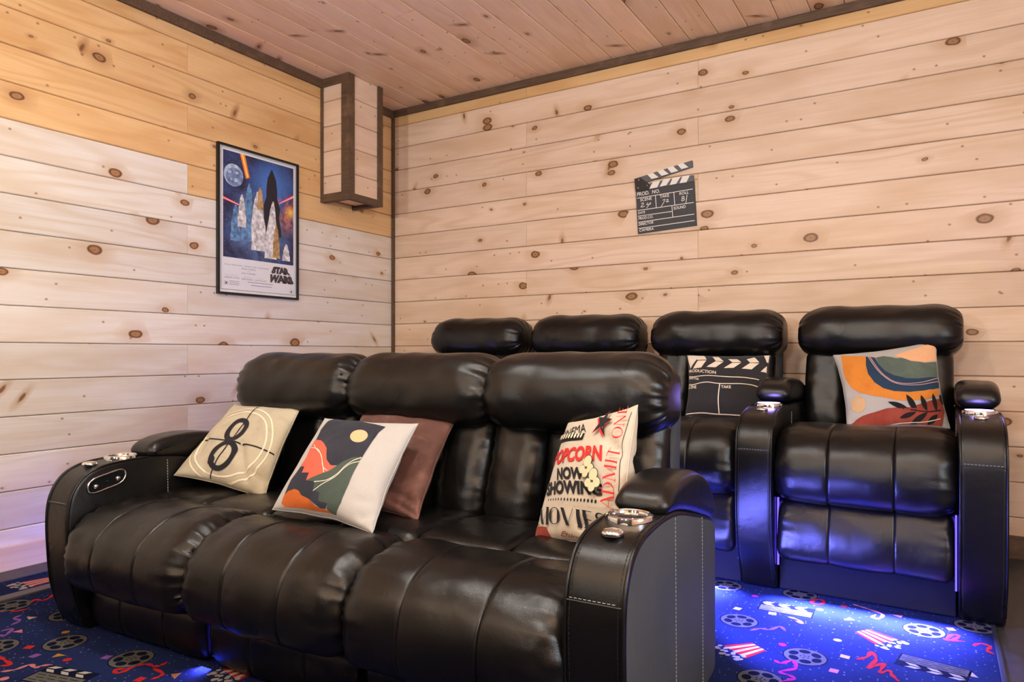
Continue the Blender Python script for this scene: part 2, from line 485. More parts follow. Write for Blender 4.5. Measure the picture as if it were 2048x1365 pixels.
# boxed chase hanging in the corner: pine boards between dark battens
BX, BY0, BY1, BZ = 0.256, -0.744, -0.422, 2.047
chase = MB().box((0.0, BY0 + 0.02, BZ + 0.055), (BX - 0.02, BY1, CEIL)).build('wall_chase', M['groove'])
tag(chase, kind='structure')
zs = [BZ + 0.02, 2.226, 2.398, 2.57, 2.742, CEIL]
for a, b_ in zip(zs[:-1], zs[1:]):
    plank(chase, M_BACK, (0.0, BY0, a), BX - 0.004, b_ - a, M['pine_blush'])
    plank(chase, M_LEFT, (BX, BY0 + 0.018, a), BY1 - BY0 - 0.018, b_ - a, M['pine_blush'])
slab('soffit_board', (0.03, BY0 + 0.03, BZ + 0.03), (BX - 0.03, BY1 - 0.03, BZ + 0.054), M['pine_honey'], kind=None, parent=chase)
bt = [((0.0, BY0 - 0.012, BZ), (0.022, BY0, CEIL)), ((0.20, BY0 - 0.012, BZ), (BX + 0.012, BY0, CEIL)),
      ((0.022, BY0 - 0.011, BZ), (0.20, BY0, BZ + 0.055)), ((0.022, BY0 - 0.011, 2.842), (0.20, BY0, CEIL)),
      ((BX, BY0, BZ), (BX + 0.012, BY0 + 0.048, CEIL)), ((BX, BY1 - 0.042, BZ), (BX + 0.012, BY1 + 0.008, CEIL)),
      ((BX - 0.004, BY0 + 0.048, BZ), (BX + 0.011, BY1 - 0.042, BZ + 0.045)),
      ((0.0, BY0, BZ), (BX, BY0 + 0.03, BZ + 0.045)), ((0.0, BY1 - 0.03, BZ), (BX, BY1, BZ + 0.045)), ((BX - 0.03, BY0 + 0.03, BZ), (BX - 0.004, BY1 - 0.03, BZ + 0.045))]
for a, b_ in bt:
    slab('batten', a, b_, M['trim'], kind=None, parent=chase, bev=0.0025)

# recessed ceiling lamps (out of the frame above) and their light
def ceiling_lamp(x, y, power, label):
    t = empty('ceiling_light', (x, y, CEIL))
    tag(t, label, 'ceiling light')
    MB().lathe([(0.075, 0.0), (0.105, -0.002), (0.108, -0.008), (0.082, -0.014), (0.074, -0.006)], n=36).build('trim_ring', M['white'], t, True)
    MB().lathe([(0.0, -0.004), (0.074, -0.004)], n=36).build('lamp_lens', M['lens'], t, True)
    area_light('lamp', (0, 0, -0.02), (0, 0, -1), 0.16, 0.16, power, LAMP_COLOR, 'DISK', t)
    return t
ceiling_lamp(2.7, -3.1, KEY_POWER * 1.3, 'recessed ceiling lamp straight above the front sofa')
ceiling_lamp(1.75, -3.0, KEY_POWER, 'recessed ceiling lamp above the left part of the front sofa')
ceiling_lamp(3.65, -3.0, KEY_POWER * 0.6, 'recessed ceiling lamp to the right of the front sofa')
ceiling_lamp(1.25, -4.9, FILL_POWER, 'added recessed fill lamp near the left wall in front of the sofa')  # dim lamp added out of view as fill
ceiling_lamp(4.3, -4.9, FILL_POWER, 'added recessed fill lamp above the viewer near the window')  # second lamp added for fill
def add_uplight(x, y, z, d, label):  # out-of-view uplights, added to brighten the ceiling and upper walls
    t = empty('added_uplight', (x, y, z))
    tag(t, label, 'added uplight')
    dx, dy = d
    MB().box((-0.05 - 0.03 * abs(dy), -0.05 - 0.03 * abs(dx), -0.08), (0.05 + 0.03 * abs(dy), 0.05 + 0.03 * abs(dx), 0.06), 0, 0.01).build('back_plate', M['transition'], t)
    MB().lathe([(0.03, -0.05), (0.09, 0.0), (0.14, 0.06), (0.13, 0.06), (0.08, 0.005), (0.0, -0.02)], (dx * 0.16, dy * 0.16, 0.0), 32).build('bowl_shade', M['white'], t, True)
    area_light('lamp', (dx * 0.16, dy * 0.16, 0.07), (dx * 0.85, dy * 0.85, 0.75), 0.24, 0.24, UPLIGHT_POWER, LAMP_COLOR, 'DISK', t)
add_uplight(1.9, ROOM_Y + 0.06, 1.75, (0, 1), 'added white bowl uplight on the front wall near the left corner')
add_uplight(3.3, ROOM_Y + 0.06, 1.75, (0, 1), 'added white bowl uplight on the front wall behind the viewer')
add_uplight(ROOM_X - 0.06, -4.4, 1.95, (-1, 0), 'added white bowl uplight on the right wall near the window')
sp = MB().lathe([(0.0, -0.012), (0.035, -0.013), (0.06, -0.01), (0.066, 0.0)], n=32).build('ceiling_speaker', M['white'], None, True, (0.235, -2.0, CEIL))
tag(sp, 'small round white ceiling fixture near the left wall', 'ceiling fixture')

# ------------------------------------------------------------------ carpet
def bar(name, a, b, mat, label, cat, bev=0.003):
    o = MB().box(a, b, 0, bev).build(name, mat)
    return tag(o, label, cat)
CX0, CX1 = 0.455, 3.822
carpet = MB().box((CX0, ROOM_Y + 0.3, 0.0), (CX1, -0.03, 0.004)).build('carpet', M['carpet'])
tag(carpet, 'deep blue carpet with film reels and confetti under both rows of seats', 'carpet')
MB().box((CX1 - 0.004, ROOM_Y + 0.3, 0.0), (CX1 + 0.012, -0.03, 0.008), 0, 0.003).build('bound_edge', M['binding'], carpet)
strip_carpet = MB().box((0.176, ROOM_Y + 0.3, 0.0), (0.388, -0.1, 0.004)).build('carpet', M['carpet'])
tag(strip_carpet, 'narrow blue carpet strip between the left wall and the dark bar', 'carpet')
bar('transition_bar', (0.39, ROOM_Y + 0.3, 0.0), (0.452, -0.1, 0.011), M['transition'], 'dark flat bar between two pieces of blue carpet by the left wall', 'floor bar')
bar('edging_strip', (0.02, ROOM_Y + 0.3, 0.0), (0.172, -0.1, 0.006), M['floor'], 'dark grey edging strip on the floor along the left wall', 'floor strip')

PC = {'red': (0.40, 0.02, 0.02), 'pink': (0.42, 0.15, 0.17), 'magenta': (0.32, 0.02, 0.12), 'purple': (0.17, 0.07, 0.26), 'cream': (0.45, 0.34, 0.26), 'amber': (0.38, 0.18, 0.03),
      'greyt': (0.095, 0.092, 0.086), 'hole': (0.006, 0.008, 0.022), 'white': (0.38, 0.36, 0.34), 'ink': (0.004, 0.004, 0.006)}
def carpet_print_mat(n):
    m, nt, b = new_mat('carpet_' + n)
    k = NT(nt)
    tc = k.n('ShaderNodeTexCoord').outputs['Object']
    f = k.noise(tc, 420.0, 2, 0.7)
    c = PC[n]
    nt.links.new(k.mix(k.ramp(f, [(0.3, 0.0), (0.7, 1.0)]), tuple(v * 0.7 for v in c), c), b.inputs['Base Color'])
    b.inputs['Roughness'].default_value = 1.0
    b.inputs['Specular IOR Level'].default_value = 0.02
    nt.links.new(k.bump(f, 0.7, 0.004), b.inputs['Normal'])
    return m
CM = {n: carpet_print_mat(n) for n in PC}
def disc(mb, cx, cy, rx, ry, z, m, n=20, rot=0.0):
    P = []
    for j in range(n):
        t = 2 * PI * j / n
        x, y = rx * math.cos(t), ry * math.sin(t)
        P.append((cx + x * math.cos(rot) - y * math.sin(rot), cy + x * math.sin(rot) + y * math.cos(rot), z))
    mb.add(P, [tuple(range(n))], m)
def poly(mb, P, z, m): mb.add([(x, y, z) for x, y in P], [tuple(range(len(P)))], m)
_proto = {}
def motif(kind, name, x, y, rot, builder, mats, parent=None, base=0.0043):
    if kind not in _proto:
        mb = MB(); builder(mb)
        _proto[kind] = mb.build(name, mats, parent or carpet)
        o = _proto[kind]
    else:
        o = _proto[kind].copy(); COL.objects.link(o); o.parent = parent or carpet
    o.location = (x, y, base); o.rotation_euler = (0, 0, math.radians(rot))
    return o
def reel(mb):
    disc(mb, 0, 0, 0.069, 0.069, 0.0, 1, 28); disc(mb, 0, 0, 0.065, 0.065, 0.0003, 0, 28)
    for j in range(6):
        t = 2 * PI * j / 6
        disc(mb, 0.040 * math.cos(t), 0.040 * math.sin(t), 0.0185, 0.0145, 0.0006, 1, 14, t + PI / 2)
    for j in range(5):
        t = 2 * PI * j / 5
        disc(mb, 0.013 * math.cos(t), 0.013 * math.sin(t), 0.0032, 0.0032, 0.0006, 1, 8)
    disc(mb, 0, 0, 0.003, 0.003, 0.0006, 1, 8)
def clapper(mb):
    poly(mb, [(-0.10, -0.062), (0.10, -0.062), (0.10, 0.045), (-0.10, 0.045)], 0.0, 1)
    poly(mb, [(-0.094, -0.057), (0.094, -0.057), (0.094, 0.0), (-0.094, 0.0)], 0.0003, 0)
    for r in range(3):
        for c in range(4):
            x = -0.085 + c * 0.044 + (r % 2) * 0.012
            poly(mb, [(x, -0.047 + r * 0.016), (x + 0.032, -0.047 + r * 0.016), (x + 0.032, -0.044 + r * 0.016), (x, -0.044 + r * 0.016)], 0.0006, 1)
    for r, sgn in ((0, 1), (1, -1)):
        for c in range(3):
            x = -0.085 + c * 0.06; y = 0.006 + r * 0.021
            poly(mb, [(x + 0.01 * sgn, y), (x + 0.03 + 0.01 * sgn, y), (x + 0.03 - 0.006 * sgn, y + 0.015), (x - 0.006 * sgn, y + 0.015)], 0.0006, 2)
def popbox(mb):
    # wide end towards +x, striped
    for j in range(7):
        a0, a1 = -1 + 2 * j / 7, -1 + 2 * (j + 1) / 7
        poly(mb, [(-0.06, 0.034 * a0), (0.045, 0.055 * a0), (0.045, 0.055 * a1), (-0.06, 0.034 * a1)], 0.0003, 3 if j % 2 == 0 else 2)
    q = random.Random(3)
    for j in range(26):
        disc(mb, q.uniform(0.04, 0.095), q.uniform(-0.062, 0.062), 0.009, 0.007, 0.0004 + j * 0.00002, 2, 7)
FOURM = [CM['greyt'], CM['hole'], CM['white'], CM['red']]
REELS=[(3.02,-1.525),(3.28,-1.729),(3.61,-1.275),(3.189,-1.971),(3.768,-1.135),(2.876,-1.152),(3.166,-1.106),(1.088,-2.938),(1.408,-2.891),(0.532,-2.866),(0.824,-2.797),(0.927,-3.08)]
CLAPS=[(3.148,-1.303,2.0),(3.637,-1.609,171.0),(1.345,-3.07,14.0)]
BOXES=[(3.467,-1.429,-38.0),(3.099,-1.776,-126.0),(0.305,-2.669,-95.0)]
STREAM=[('red',[(3.213,-1.16),(3.245,-1.126),(3.264,-1.155),(3.247,-1.192),(3.22,-1.182),(3.233,-1.147)]),('pink',[(3.363,-1.114),(3.391,-1.129),(3.427,-1.145),(3.472,-1.178),(3.464,-1.231),(3.442,-1.232),(3.451,-1.191)]),('red',[(3.425,-1.666),(3.455,-1.622),(3.462,-1.572),(3.481,-1.632),(3.462,-1.712),(3.484,-1.682),(3.505,-1.652),(3.498,-1.73),(3.522,-1.7),(3.533,-1.733),(3.552,-1.768)]),('magenta',[(3.198,-1.805),(3.222,-1.821),(3.25,-1.782),(3.269,-1.834),(3.231,-1.886),(3.263,-1.898),(3.277,-1.913),(3.244,-1.956)]),('red',[(3.668,-1.317),(3.688,-1.329),(3.716,-1.272),(3.697,-1.264),(3.681,-1.324),(3.732,-1.312)]),('red',[(3.753,-1.338),(3.779,-1.303),(3.804,-1.317),(3.794,-1.36),(3.814,-1.385)]),('pink',[(3.167,-1.389),(3.204,-1.401),(3.227,-1.433),(3.198,-1.416)]),('purple',[(3.076,-1.601),(3.103,-1.563),(3.136,-1.554),(3.161,-1.506),(3.188,-1.543)]),('red',[(0.558,-2.848),(0.555,-2.811),(0.534,-2.784),(0.572,-2.773),(0.561,-2.74),(0.523,-2.707)]),('red',[(0.576,-2.924),(0.577,-2.887),(0.61,-2.891),(0.628,-2.843)]),('purple',[(0.755,-2.965),(0.732,-2.923),(0.691,-2.925),(0.673,-2.889)]),('red',[(1.478,-2.933),(1.473,-2.972),(1.442,-2.963),(1.468,-2.938),(1.474,-2.91),(1.491,-2.887),(1.529,-2.885),(1.536,-2.864),(1.529,-2.843)]),('red',[(1.532,-2.895),(1.592,-2.899),(1.605,-2.919),(1.601,-2.945)]),('pink',[(1.149,-3.158),(1.173,-3.127),(1.174,-3.085),(1.211,-3.087),(1.216,-3.068),(1.235,-3.048)]),('red',[(1.1,-3.139),(1.122,-3.117),(1.061,-3.111),(1.024,-3.107)]),('purple',[(0.787,-3.01),(0.794,-2.974),(0.843,-3.018),(0.818,-3.023)])]
CONF=[('pink','diamond',3.693,-1.208),('red','dot',3.337,-1.156),('pink','dot',3.261,-1.246),('pink','tri',3.522,-1.16),('cream','tri',3.367,-1.296),('cream','diamond',3.392,-1.66),('pink','diamond',3.374,-1.79),('cream','tri',3.744,-1.596),('magenta','dot',3.199,-1.667),('magenta','dot',3.012,-1.221),('cream','diamond',3.112,-1.386),('cream','dot',3.355,-1.528),('cream','diamond',2.985,-1.403),('red','diamond',1.023,-3.021),('amber','tri',1.181,-3.002),('red','dot',1.237,-3.004),('amber','dot',0.992,-2.89),('cream','tri',0.734,-2.887),('purple','diamond',1.114,-3.044),('pink','tri',0.845,-2.975),('purple','diamond',1.327,-2.927),('amber','tri',1.641,-2.889),('red','diamond',1.572,-2.959),('pink','dot',1.213,-3.174),('pink','dot',0.253,-2.755)]
_q = random.Random(12)
for x, y in REELS: motif('reel', 'film_reel_print', x, y, _q.uniform(0, 60), reel, FOURM)
for x, y, r in CLAPS: motif('clap', 'clapperboard_print', x, y, r, clapper, FOURM)
for x, y, r in BOXES[:2]: motif('box', 'popcorn_box_print', x, y, r, popbox, FOURM)
motif('box', 'popcorn_box_print', *BOXES[2], popbox, FOURM, strip_carpet)
def ribbon(P, w):
    """calligraphic streamer: smooth curve whose width swells and thins"""
    P = [Vector((a, b_)) for a, b_ in P]
    pts = []
    for i in range(len(P) - 1):
        p0, p1, p2, p3 = P[max(i - 1, 0)], P[i], P[i + 1], P[min(i + 2, len(P) - 1)]
        for j in range(6):
            t = j / 6
            pts.append(0.5 * (2 * p1 + (p2 - p0) * t + (2 * p0 - 5 * p1 + 4 * p2 - p3) * t * t + (3 * p1 - p0 - 3 * p2 + p3) * t ** 3))
    pts.append(P[-1])
    mb = MB(); v = []; f = []
    for i, p in enumerate(pts):
        d = (pts[min(i + 1, len(pts) - 1)] - pts[max(i - 1, 0)])
        d = d.normalized() if d.length > 1e-9 else Vector((1, 0))
        nrm = Vector((-d.y, d.x))
        ww = w * (0.35 + 0.65 * abs(math.sin(i * 0.55))) * min(1.0, 0.2 + i / 3, 0.2 + (len(pts) - 1 - i) / 3)
        v += [(p.x + nrm.x * ww, p.y + nrm.y * ww, 0.0045 + 0.00001 * i), (p.x - nrm.x * ww, p.y - nrm.y * ww, 0.0045 + 0.00001 * i)]
    for i in range(len(pts) - 1): f.append((2 * i, 2 * i + 1, 2 * i + 3, 2 * i + 2))
    mb.add(v, f)
    return mb
for m, P in STREAM: ribbon(P, 0.0075).build('streamer_print', CM[m], carpet)
def confetti(mb, k):
    if k == 'dot': disc(mb, 0, 0, 0.014, 0.013, 0, 0, 12)
    elif k == 'tri': poly(mb, [(-0.02, -0.012), (0.02, -0.008), (0.008, 0.02)], 0, 0)
    else: poly(mb, [(-0.019, -0.006), (0.004, -0.018), (0.019, 0.006), (-0.004, 0.018)], 0, 0)
for m, k, x, y in CONF:
    motif('c' + m + k, 'confetti_print', x, y, _q.uniform(0, 360), lambda mb, k=k: confetti(mb, k), [CM[m]], carpet if x > 0.45 else strip_carpet)
# the pattern goes on over the rest of the carpet
taken = [p[:2] for p in REELS + CLAPS + BOXES] + [P[len(P) // 2] for _, P in STREAM]
for i in range(400):
    x, y = _q.uniform(0.55, 3.75), _q.uniform(-4.6, -0.15)
    if any((x - a) ** 2 + (y - b_) ** 2 < 0.034 for a, b_ in taken) or (2.9 < x and -2.05 < y < -1.08): continue
    taken.append((x, y))
    r = _q.random()
    if r < 0.3: motif('reel', 'film_reel_print', x, y, _q.uniform(0, 60), reel, FOURM)
    elif r < 0.42: motif('clap', 'clapperboard_print', x, y, _q.uniform(0, 360), clapper, FOURM)
    elif r < 0.52: motif('box', 'popcorn_box_print', x, y, _q.uniform(0, 360), popbox, FOURM)
    elif r < 0.75:
        a = _q.uniform(0, 6.28)
        P = [(x + 0.035 * j * math.cos(a) - 0.035 * (-1) ** j * math.sin(a), y + 0.035 * j * math.sin(a) + 0.035 * (-1) ** j * math.cos(a)) for j in range(-2, 3)]
        ribbon(P, 0.007).build('streamer_print', CM[_q.choice(['red', 'pink', 'purple', 'magenta'])], carpet)
    else:
        m, k = _q.choice(['red', 'pink', 'cream', 'amber', 'purple']), _q.choice(['dot', 'tri', 'diamond'])
        motif('c' + m + k, 'confetti_print', x, y, _q.uniform(0, 360), lambda mb, k=k: confetti(mb, k), [CM[m]])
# ------------------------------------------------------------------ upholstery
def closed_profile(pts, n, sub=12):
    P = np.array(pts, float); k = len(P); out = []
    for i in range(k):
        p0, p1, p2, p3 = P[(i - 1) % k], P[i], P[(i + 1) % k], P[(i + 2) % k]
        # centripetal-ish: limit tangents so long/short neighbours do not overshoot
        d = np.linalg.norm(p2 - p1)
        t1 = (p2 - p0); t2 = (p3 - p1)
        l1 = np.linalg.norm(p1 - p0); l2 = np.linalg.norm(p3 - p2)
        m1 = t1 / (l1 + d) * d; m2 = t2 / (l2 + d) * d
        for j in range(sub):
            t = j / sub
            h = (2 * t**3 - 3 * t**2 + 1, t**3 - 2 * t**2 + t, -2 * t**3 + 3 * t**2, t**3 - t**2)
            out.append(h[0] * p1 + h[1] * m1 + h[2] * p2 + h[3] * m2)
    Q = np.array(out)
    seg = np.linalg.norm(np.roll(Q, -1, 0) - Q, axis=1)
    s = np.concatenate([[0], np.cumsum(seg)])
    QQ = np.vstack([Q, Q[:1]])
    u = np.linspace(0, s[-1], n, endpoint=False)
    return np.column_stack([np.interp(u, s, QQ[:, 0]), np.interp(u, s, QQ[:, 1])]), s[-1]

def vnoise(x, y, z): return noise.noise(Vector((x, y, z)))

def loft(name, prof, w, mat, parent=None, R=0.05, Rx=None, n=72, nx=40, seams=(), seam_d=0.008, seam_w=0.007, puff=0.0, crown=0.0, gather=0.0, gfreq=28.0, gl=0.06,
         dents=0.0, seed=0, x0=0.0, bend=None, power=2.0, side_mat=None, side_end=1):
    """puffy cushion: a closed side profile swept along x, its ends rounded in, seams pressed in, leather gathered at the ends"""
    Q, per = closed_profile(prof, n)
    T = np.roll(Q, -1, 0) - np.roll(Q, 1, 0)
    T /= np.linalg.norm(T, axis=1)[:, None]
    area = 0.5 * np.sum(Q[:, 0] * np.roll(Q[:, 1], -1) - np.roll(Q[:, 0], -1) * Q[:, 1])
    N = np.column_stack([T[:, 1], -T[:, 0]]) * (1 if area > 0 else -1)
    # smooth the normals a little so that insets do not cross
    for _ in range(3): N = (N + np.roll(N, 1, 0) + np.roll(N, -1, 0)); N /= np.linalg.norm(N, axis=1)[:, None]
    Rx = Rx or R
    h = w / 2
    xs = set(np.linspace(-h, h, nx))
    for t in (0.0, 0.02, 0.08, 0.18, 0.32, 0.5, 0.75): xs |= {-h + t * Rx, h - t * Rx}
    for s_ in seams:
        for k in (-3, -1.6, -0.8, 0, 0.8, 1.6, 3): xs.add(s_ + k * seam_w)
    if gather:
        xs |= set(np.linspace(h - gl * 2, h, 16)) | set(np.linspace(-h, -h + gl * 2, 16))
    xs = sorted(xs)
    X = [xs[0]]
    for x in xs[1:]:
        if x - X[-1] > 0.0012: X.append(x)
    X[-1] = h
    cells = [-h] + sorted(seams) + [h]
    S = np.arange(n) * per / n
    V = []
    for x in X:
        dist = h - abs(x)
        t = max(0.0, (Rx - dist) / Rx)
        inset = R * (1 - (max(0.0, 1 - t ** power)) ** (1 / power))
        off = np.full(n, -inset)
        for s_ in seams: off -= seam_d * math.exp(-((x - s_) / seam_w) ** 2)
        if puff:
            for a, b in zip(cells[:-1], cells[1:]):
                if a <= x <= b:
                    q = (x - a) / (b - a)
                    off += puff * (4 * q * (1 - q)) ** 0.55
        off += crown * (1 - (x / h) ** 2)
        if gather:
            fall = math.exp(-(dist / gl) ** 1.3)
            side = 1.0 if x > 0 else -1.0
            if fall > 0.01:
                g = np.array([1 - abs(vnoise(s_ * gfreq, dist * 5.0, seed + side * 7.3)) * 2.6 for s_ in S])
                off -= gather * fall * np.clip(g, 0, 1) * min(1.0, dist / 0.004 + 0.25)
        if dents:
            off += dents * np.array([vnoise(q[0] * 5 + seed, q[1] * 5, x * 6 + seed * 1.7) + 0.5 * vnoise(q[0] * 14, q[1] * 14 + seed, x * 12) for q in Q])
        P = Q + N * off[:, None]
        for p in P: V.append((x0 + x, p[0], p[1]))
    if bend: V = [bend(*p) for p in V]
    F = []
    m = len(X)
    for i in range(m - 1):
        for j in range(n):
            F.append((i * n + j, i * n + (j + 1) % n, (i + 1) * n + (j + 1) % n, (i + 1) * n + j))
    F += [tuple(range(n)), tuple((m - 1) * n + j for j in range(n))]
    idx = None
    if side_mat:
        mat = [mat, side_mat]; idx = [0] * (len(F) - 2) + ([1, 0] if side_end < 0 else [0, 1])
    return mesh_obj(name, V, F, mat, parent, True, idx, None, True, 60)

def open_curve(pts, sub=8):
    P = [Vector(p) for p in pts]; out = []
    for i in range(len(P) - 1):
        p0, p1, p2, p3 = P[max(i - 1, 0)], P[i], P[i + 1], P[min(i + 2, len(P) - 1)]
        for j in range(sub):
            t = j / sub
            out.append(0.5 * (2 * p1 + (p2 - p0) * t + (2 * p0 - 5 * p1 + 4 * p2 - p3) * t * t + (3 * p1 - p0 - 3 * p2 + p3) * t ** 3))
    out.append(P[-1])
    return out

def stitch(mb, pts, r=0.0011, dash=0.007, gap=0.004, n=4):
    """a run of thread stitches along a polyline"""
    P = [Vector(p) for p in pts]
    s = [0.0]
    for a, b in zip(P[:-1], P[1:]): s.append(s[-1] + (b - a).length)
    def at(u):
        for i in range(len(P) - 1):
            if u <= s[i + 1]: return P[i].lerp(P[i + 1], (u - s[i]) / max(1e-9, s[i + 1] - s[i]))
        return P[-1]
    u = 0.0
    while u + dash < s[-1]:
        mb.tube([at(u), at(u + dash / 2), at(u + dash)], r, 0, n)
        u += dash + gap

# side profile of an arm, front to back along y, z up (unit = front sofa); fy, fz stretch it for the rear chairs
def make_arm(parent, x0, w, A, side):
    """A: dict of arm shape; x0: left edge; side: +1 seat on the left of this arm, -1 seat on its right, 0 both"""
    xc = x0 + w / 2
    prof = A['arm']
    arm = loft('armrest', prof, w, M['leather'], parent, R=0.012, n=110, nx=8, x0=xc, seed=3, side_mat=None if A.get('lit') else M['leather_side'], side_end=side)
    # side panels of plainer vinyl are proud by a hair: outlined by piping along both edges of the front and top
    edge = open_curve([(0, y, z) for y, z in A['edge']])
    pb = MB()
    for xe in (x0 + 0.004, x0 + w - 0.004): pb.tube([(xe, p.y, p.z) for p in edge], 0.0042, 0, 6)
    pb.build('piping', M['leather'], arm, True)
    st = MB()
    y, z = A['front_seam']
    st.tube([(x0 + 0.008, y - 0.0005, z), (xc, y - 0.0005, z), (x0 + w - 0.008, y - 0.0005, z)], 0.0022, 0, 5)
    for xe in (x0 + 0.015, x0 + w - 0.015): stitch(st, [(xe, p.y - 0.0006, p.z + 0.0004) for p in edge], 0.0009)
    st.build('stitching', M['thread_dark'], arm)
    s2 = MB()
    for xe in (x0 - 0.0008, x0 + w + 0.0008):
        for ys, z1 in A['side_seams']: stitch(s2, [(xe, ys + 0.012, 0.01), (xe, ys + 0.006, z1 * 0.5), (xe, ys, z1)], 0.0012)
    stitch(s2, [(x0 + 0.014, y - 0.001, z + 0.006), (xc, y - 0.001, z + 0.006), (x0 + w - 0.014, y - 0.001, z + 0.006)], 0.0008)
    tag(s2.build('side_stitching', M['thread'], arm), kind='stuff')
    pad = loft('armrest_pad', A['pad'], w + 0.008, M['leather'], arm, R=A['pad_R'], Rx=A['pad_R'] * 1.1, n=72, nx=14, x0=xc, seed=5, dents=0.003)
    sp_ = MB()
    for xe, sg in ((x0 - 0.004, 1), (x0 + w + 0.004, -1)):
        pts = open_curve([(0, a, b_) for a, b_ in A['pad_seam']])
        stitch(sp_, [(xe + sg * 0.012, p.y, p.z) for p in pts], 0.0012)
    sp_.build('pad_stitching', M['thread_dark'], arm)
    cy, cz, r = A['cup']
    c = MB()
    c.lathe([(r * 0.70, 0.002), (r * 0.74, 0.011), (r * 0.80, 0.0125), (r * 0.84, 0.010), (r * 0.88, 0.0135), (r * 0.96, 0.0115), (r, 0.003), (r, -0.004)], (xc, cy, cz), 48, 0)
    c.lathe([(0.0, -0.002), (r * 0.5, -0.002), (r * 0.72, 0.006)], (xc, cy, cz), 40, 1)
    if A.get('lit'): c.lathe([(r * 0.735, 0.0125), (r * 0.80, 0.0142)], (xc, cy, cz), 40, 2)
    c.build('cup_holder', [M['chrome'], M['cup_dark'], M['led_ring']], arm, True, sharp=35)
    by, bz, br = A['button']
    MB().lathe([(br, -0.003), (br, 0.003), (br * 0.9, 0.0075), (br * 0.55, 0.0105), (0, 0.0115)], (xc, by, bz), 32).build('chrome_button', M['chrome'], arm, True)
    if A.get('lit'):
        l = bpy.data.lights.new('cup_light', 'POINT'); l.energy = A['lit']; l.color = (0.30, 0.22, 1.0); l.shadow_soft_size = 0.02
        lo = bpy.data.objects.new('cup_light', l); COL.objects.link(lo); lo.parent = arm; lo.location = (xc, cy + 0.02, cz + 0.035)
    return arm

def control_panel(arm, x, y0, y1, zc, hgt, face):
    """chrome rimmed oval with two buttons and a socket on the inner side of an arm"""
    yc, L = (y0 + y1) / 2, (y1 - y0)
    def outline(k, xx):
        P = []
        for j in range(40):
            t = 2 * PI * j / 40
            a, b_ = math.cos(t), math.sin(t)
            yy = yc + math.copysign(abs(a) ** 0.7, a) * L / 2 * k
            # waisted oval, following the rise of the arm
            zz = zc + math.copysign(abs(b_) ** 0.8, b_) * hgt / 2 * k * (0.86 + 0.14 * abs(a) * 1.2) + (yy - yc) * 0.22
            P.append((xx, yy, zz))
        return P
    p = MB()
    p.tube(outline(1.0, x + face * 0.003), 0.0035, 0, 6, True)
    p.build('panel_rim', M['chrome'], arm, True)
    q = MB()
    P = outline(0.97, x + face * 0.003); P2 = outline(0.97, x - face * 0.004)
    q.add(P + P2, [tuple(range(40))] + [(j, (j + 1) % 40, 40 + (j + 1) % 40, 40 + j) for j in range(40)])
    q.build('control_panel', M['black_plastic'], arm)
    for dy in (-0.29, 0.29):
        MB().lathe([(0.0085, 0), (0.0085, face * 0.003), (0.006, face * 0.006), (0, face * 0.0065)], (x + face * 0.003, yc + dy * L, zc + dy * L * 0.22 - 0.004), 20, 0, 'x').build('recline_button', M['chrome'], arm, True)
    MB().box((x + face * 0.002, yc - 0.006, zc - 0.002), (x + face * 0.005, yc + 0.006, zc + 0.003)).build('usb_socket', M['chrome'], arm)

# ---- the front sofa
def scale_prof(P, sy, sz): return [(y * sy, z * sz) for y, z in P]
SOFA_ARM = {
    'arm': [(0.075, 0.006), (0.045, 0.05), (0.016, 0.16), (0.002, 0.30), (0.0, 0.42), (0.014, 0.495), (0.05, 0.550), (0.105, 0.581), (0.18, 0.594), (0.30, 0.598), (0.42, 0.588), (0.56, 0.556), (0.70, 0.520), (0.80, 0.49), (0.835, 0.46), (0.84, 0.30), (0.84, 0.05), (0.83, 0.006), (0.50, 0.0055), (0.2, 0.0055)],
    'edge': [(0.060, 0.02), (0.016, 0.16), (0.002, 0.30), (0.0, 0.42), (0.014, 0.495), (0.05, 0.550), (0.105, 0.581), (0.18, 0.594), (0.30, 0.598)],
    'front_seam': (0.004, 0.462),
    'side_seams': [(0.38, 0.585), (0.66, 0.525)],
    'pad': [(0.318, 0.592), (0.302, 0.612), (0.325, 0.645), (0.40, 0.668), (0.52, 0.674), (0.66, 0.655), (0.76, 0.615), (0.83, 0.55), (0.845, 0.505), (0.82, 0.484), (0.70, 0.512), (0.56, 0.548), (0.42, 0.580)],
    'pad_seam': [(0.318, 0.607), (0.35, 0.628), (0.42, 0.644), (0.52, 0.648), (0.65, 0.630), (0.74, 0.598), (0.80, 0.55)],
    'pad_R': 0.034,
    'cup': (0.235, 0.597, 0.060), 'button': (0.115, 0.589, 0.026)}
W_ARM, W_SEAT = 0.142, 0.637
SX0 = W_ARM
sofa = empty('reclining_sofa', (0.90, -2.912, 0.0), math.radians(2.5))
tag(sofa, 'black leather three-seat reclining sofa with chrome cup holders in the front row', 'sofa')
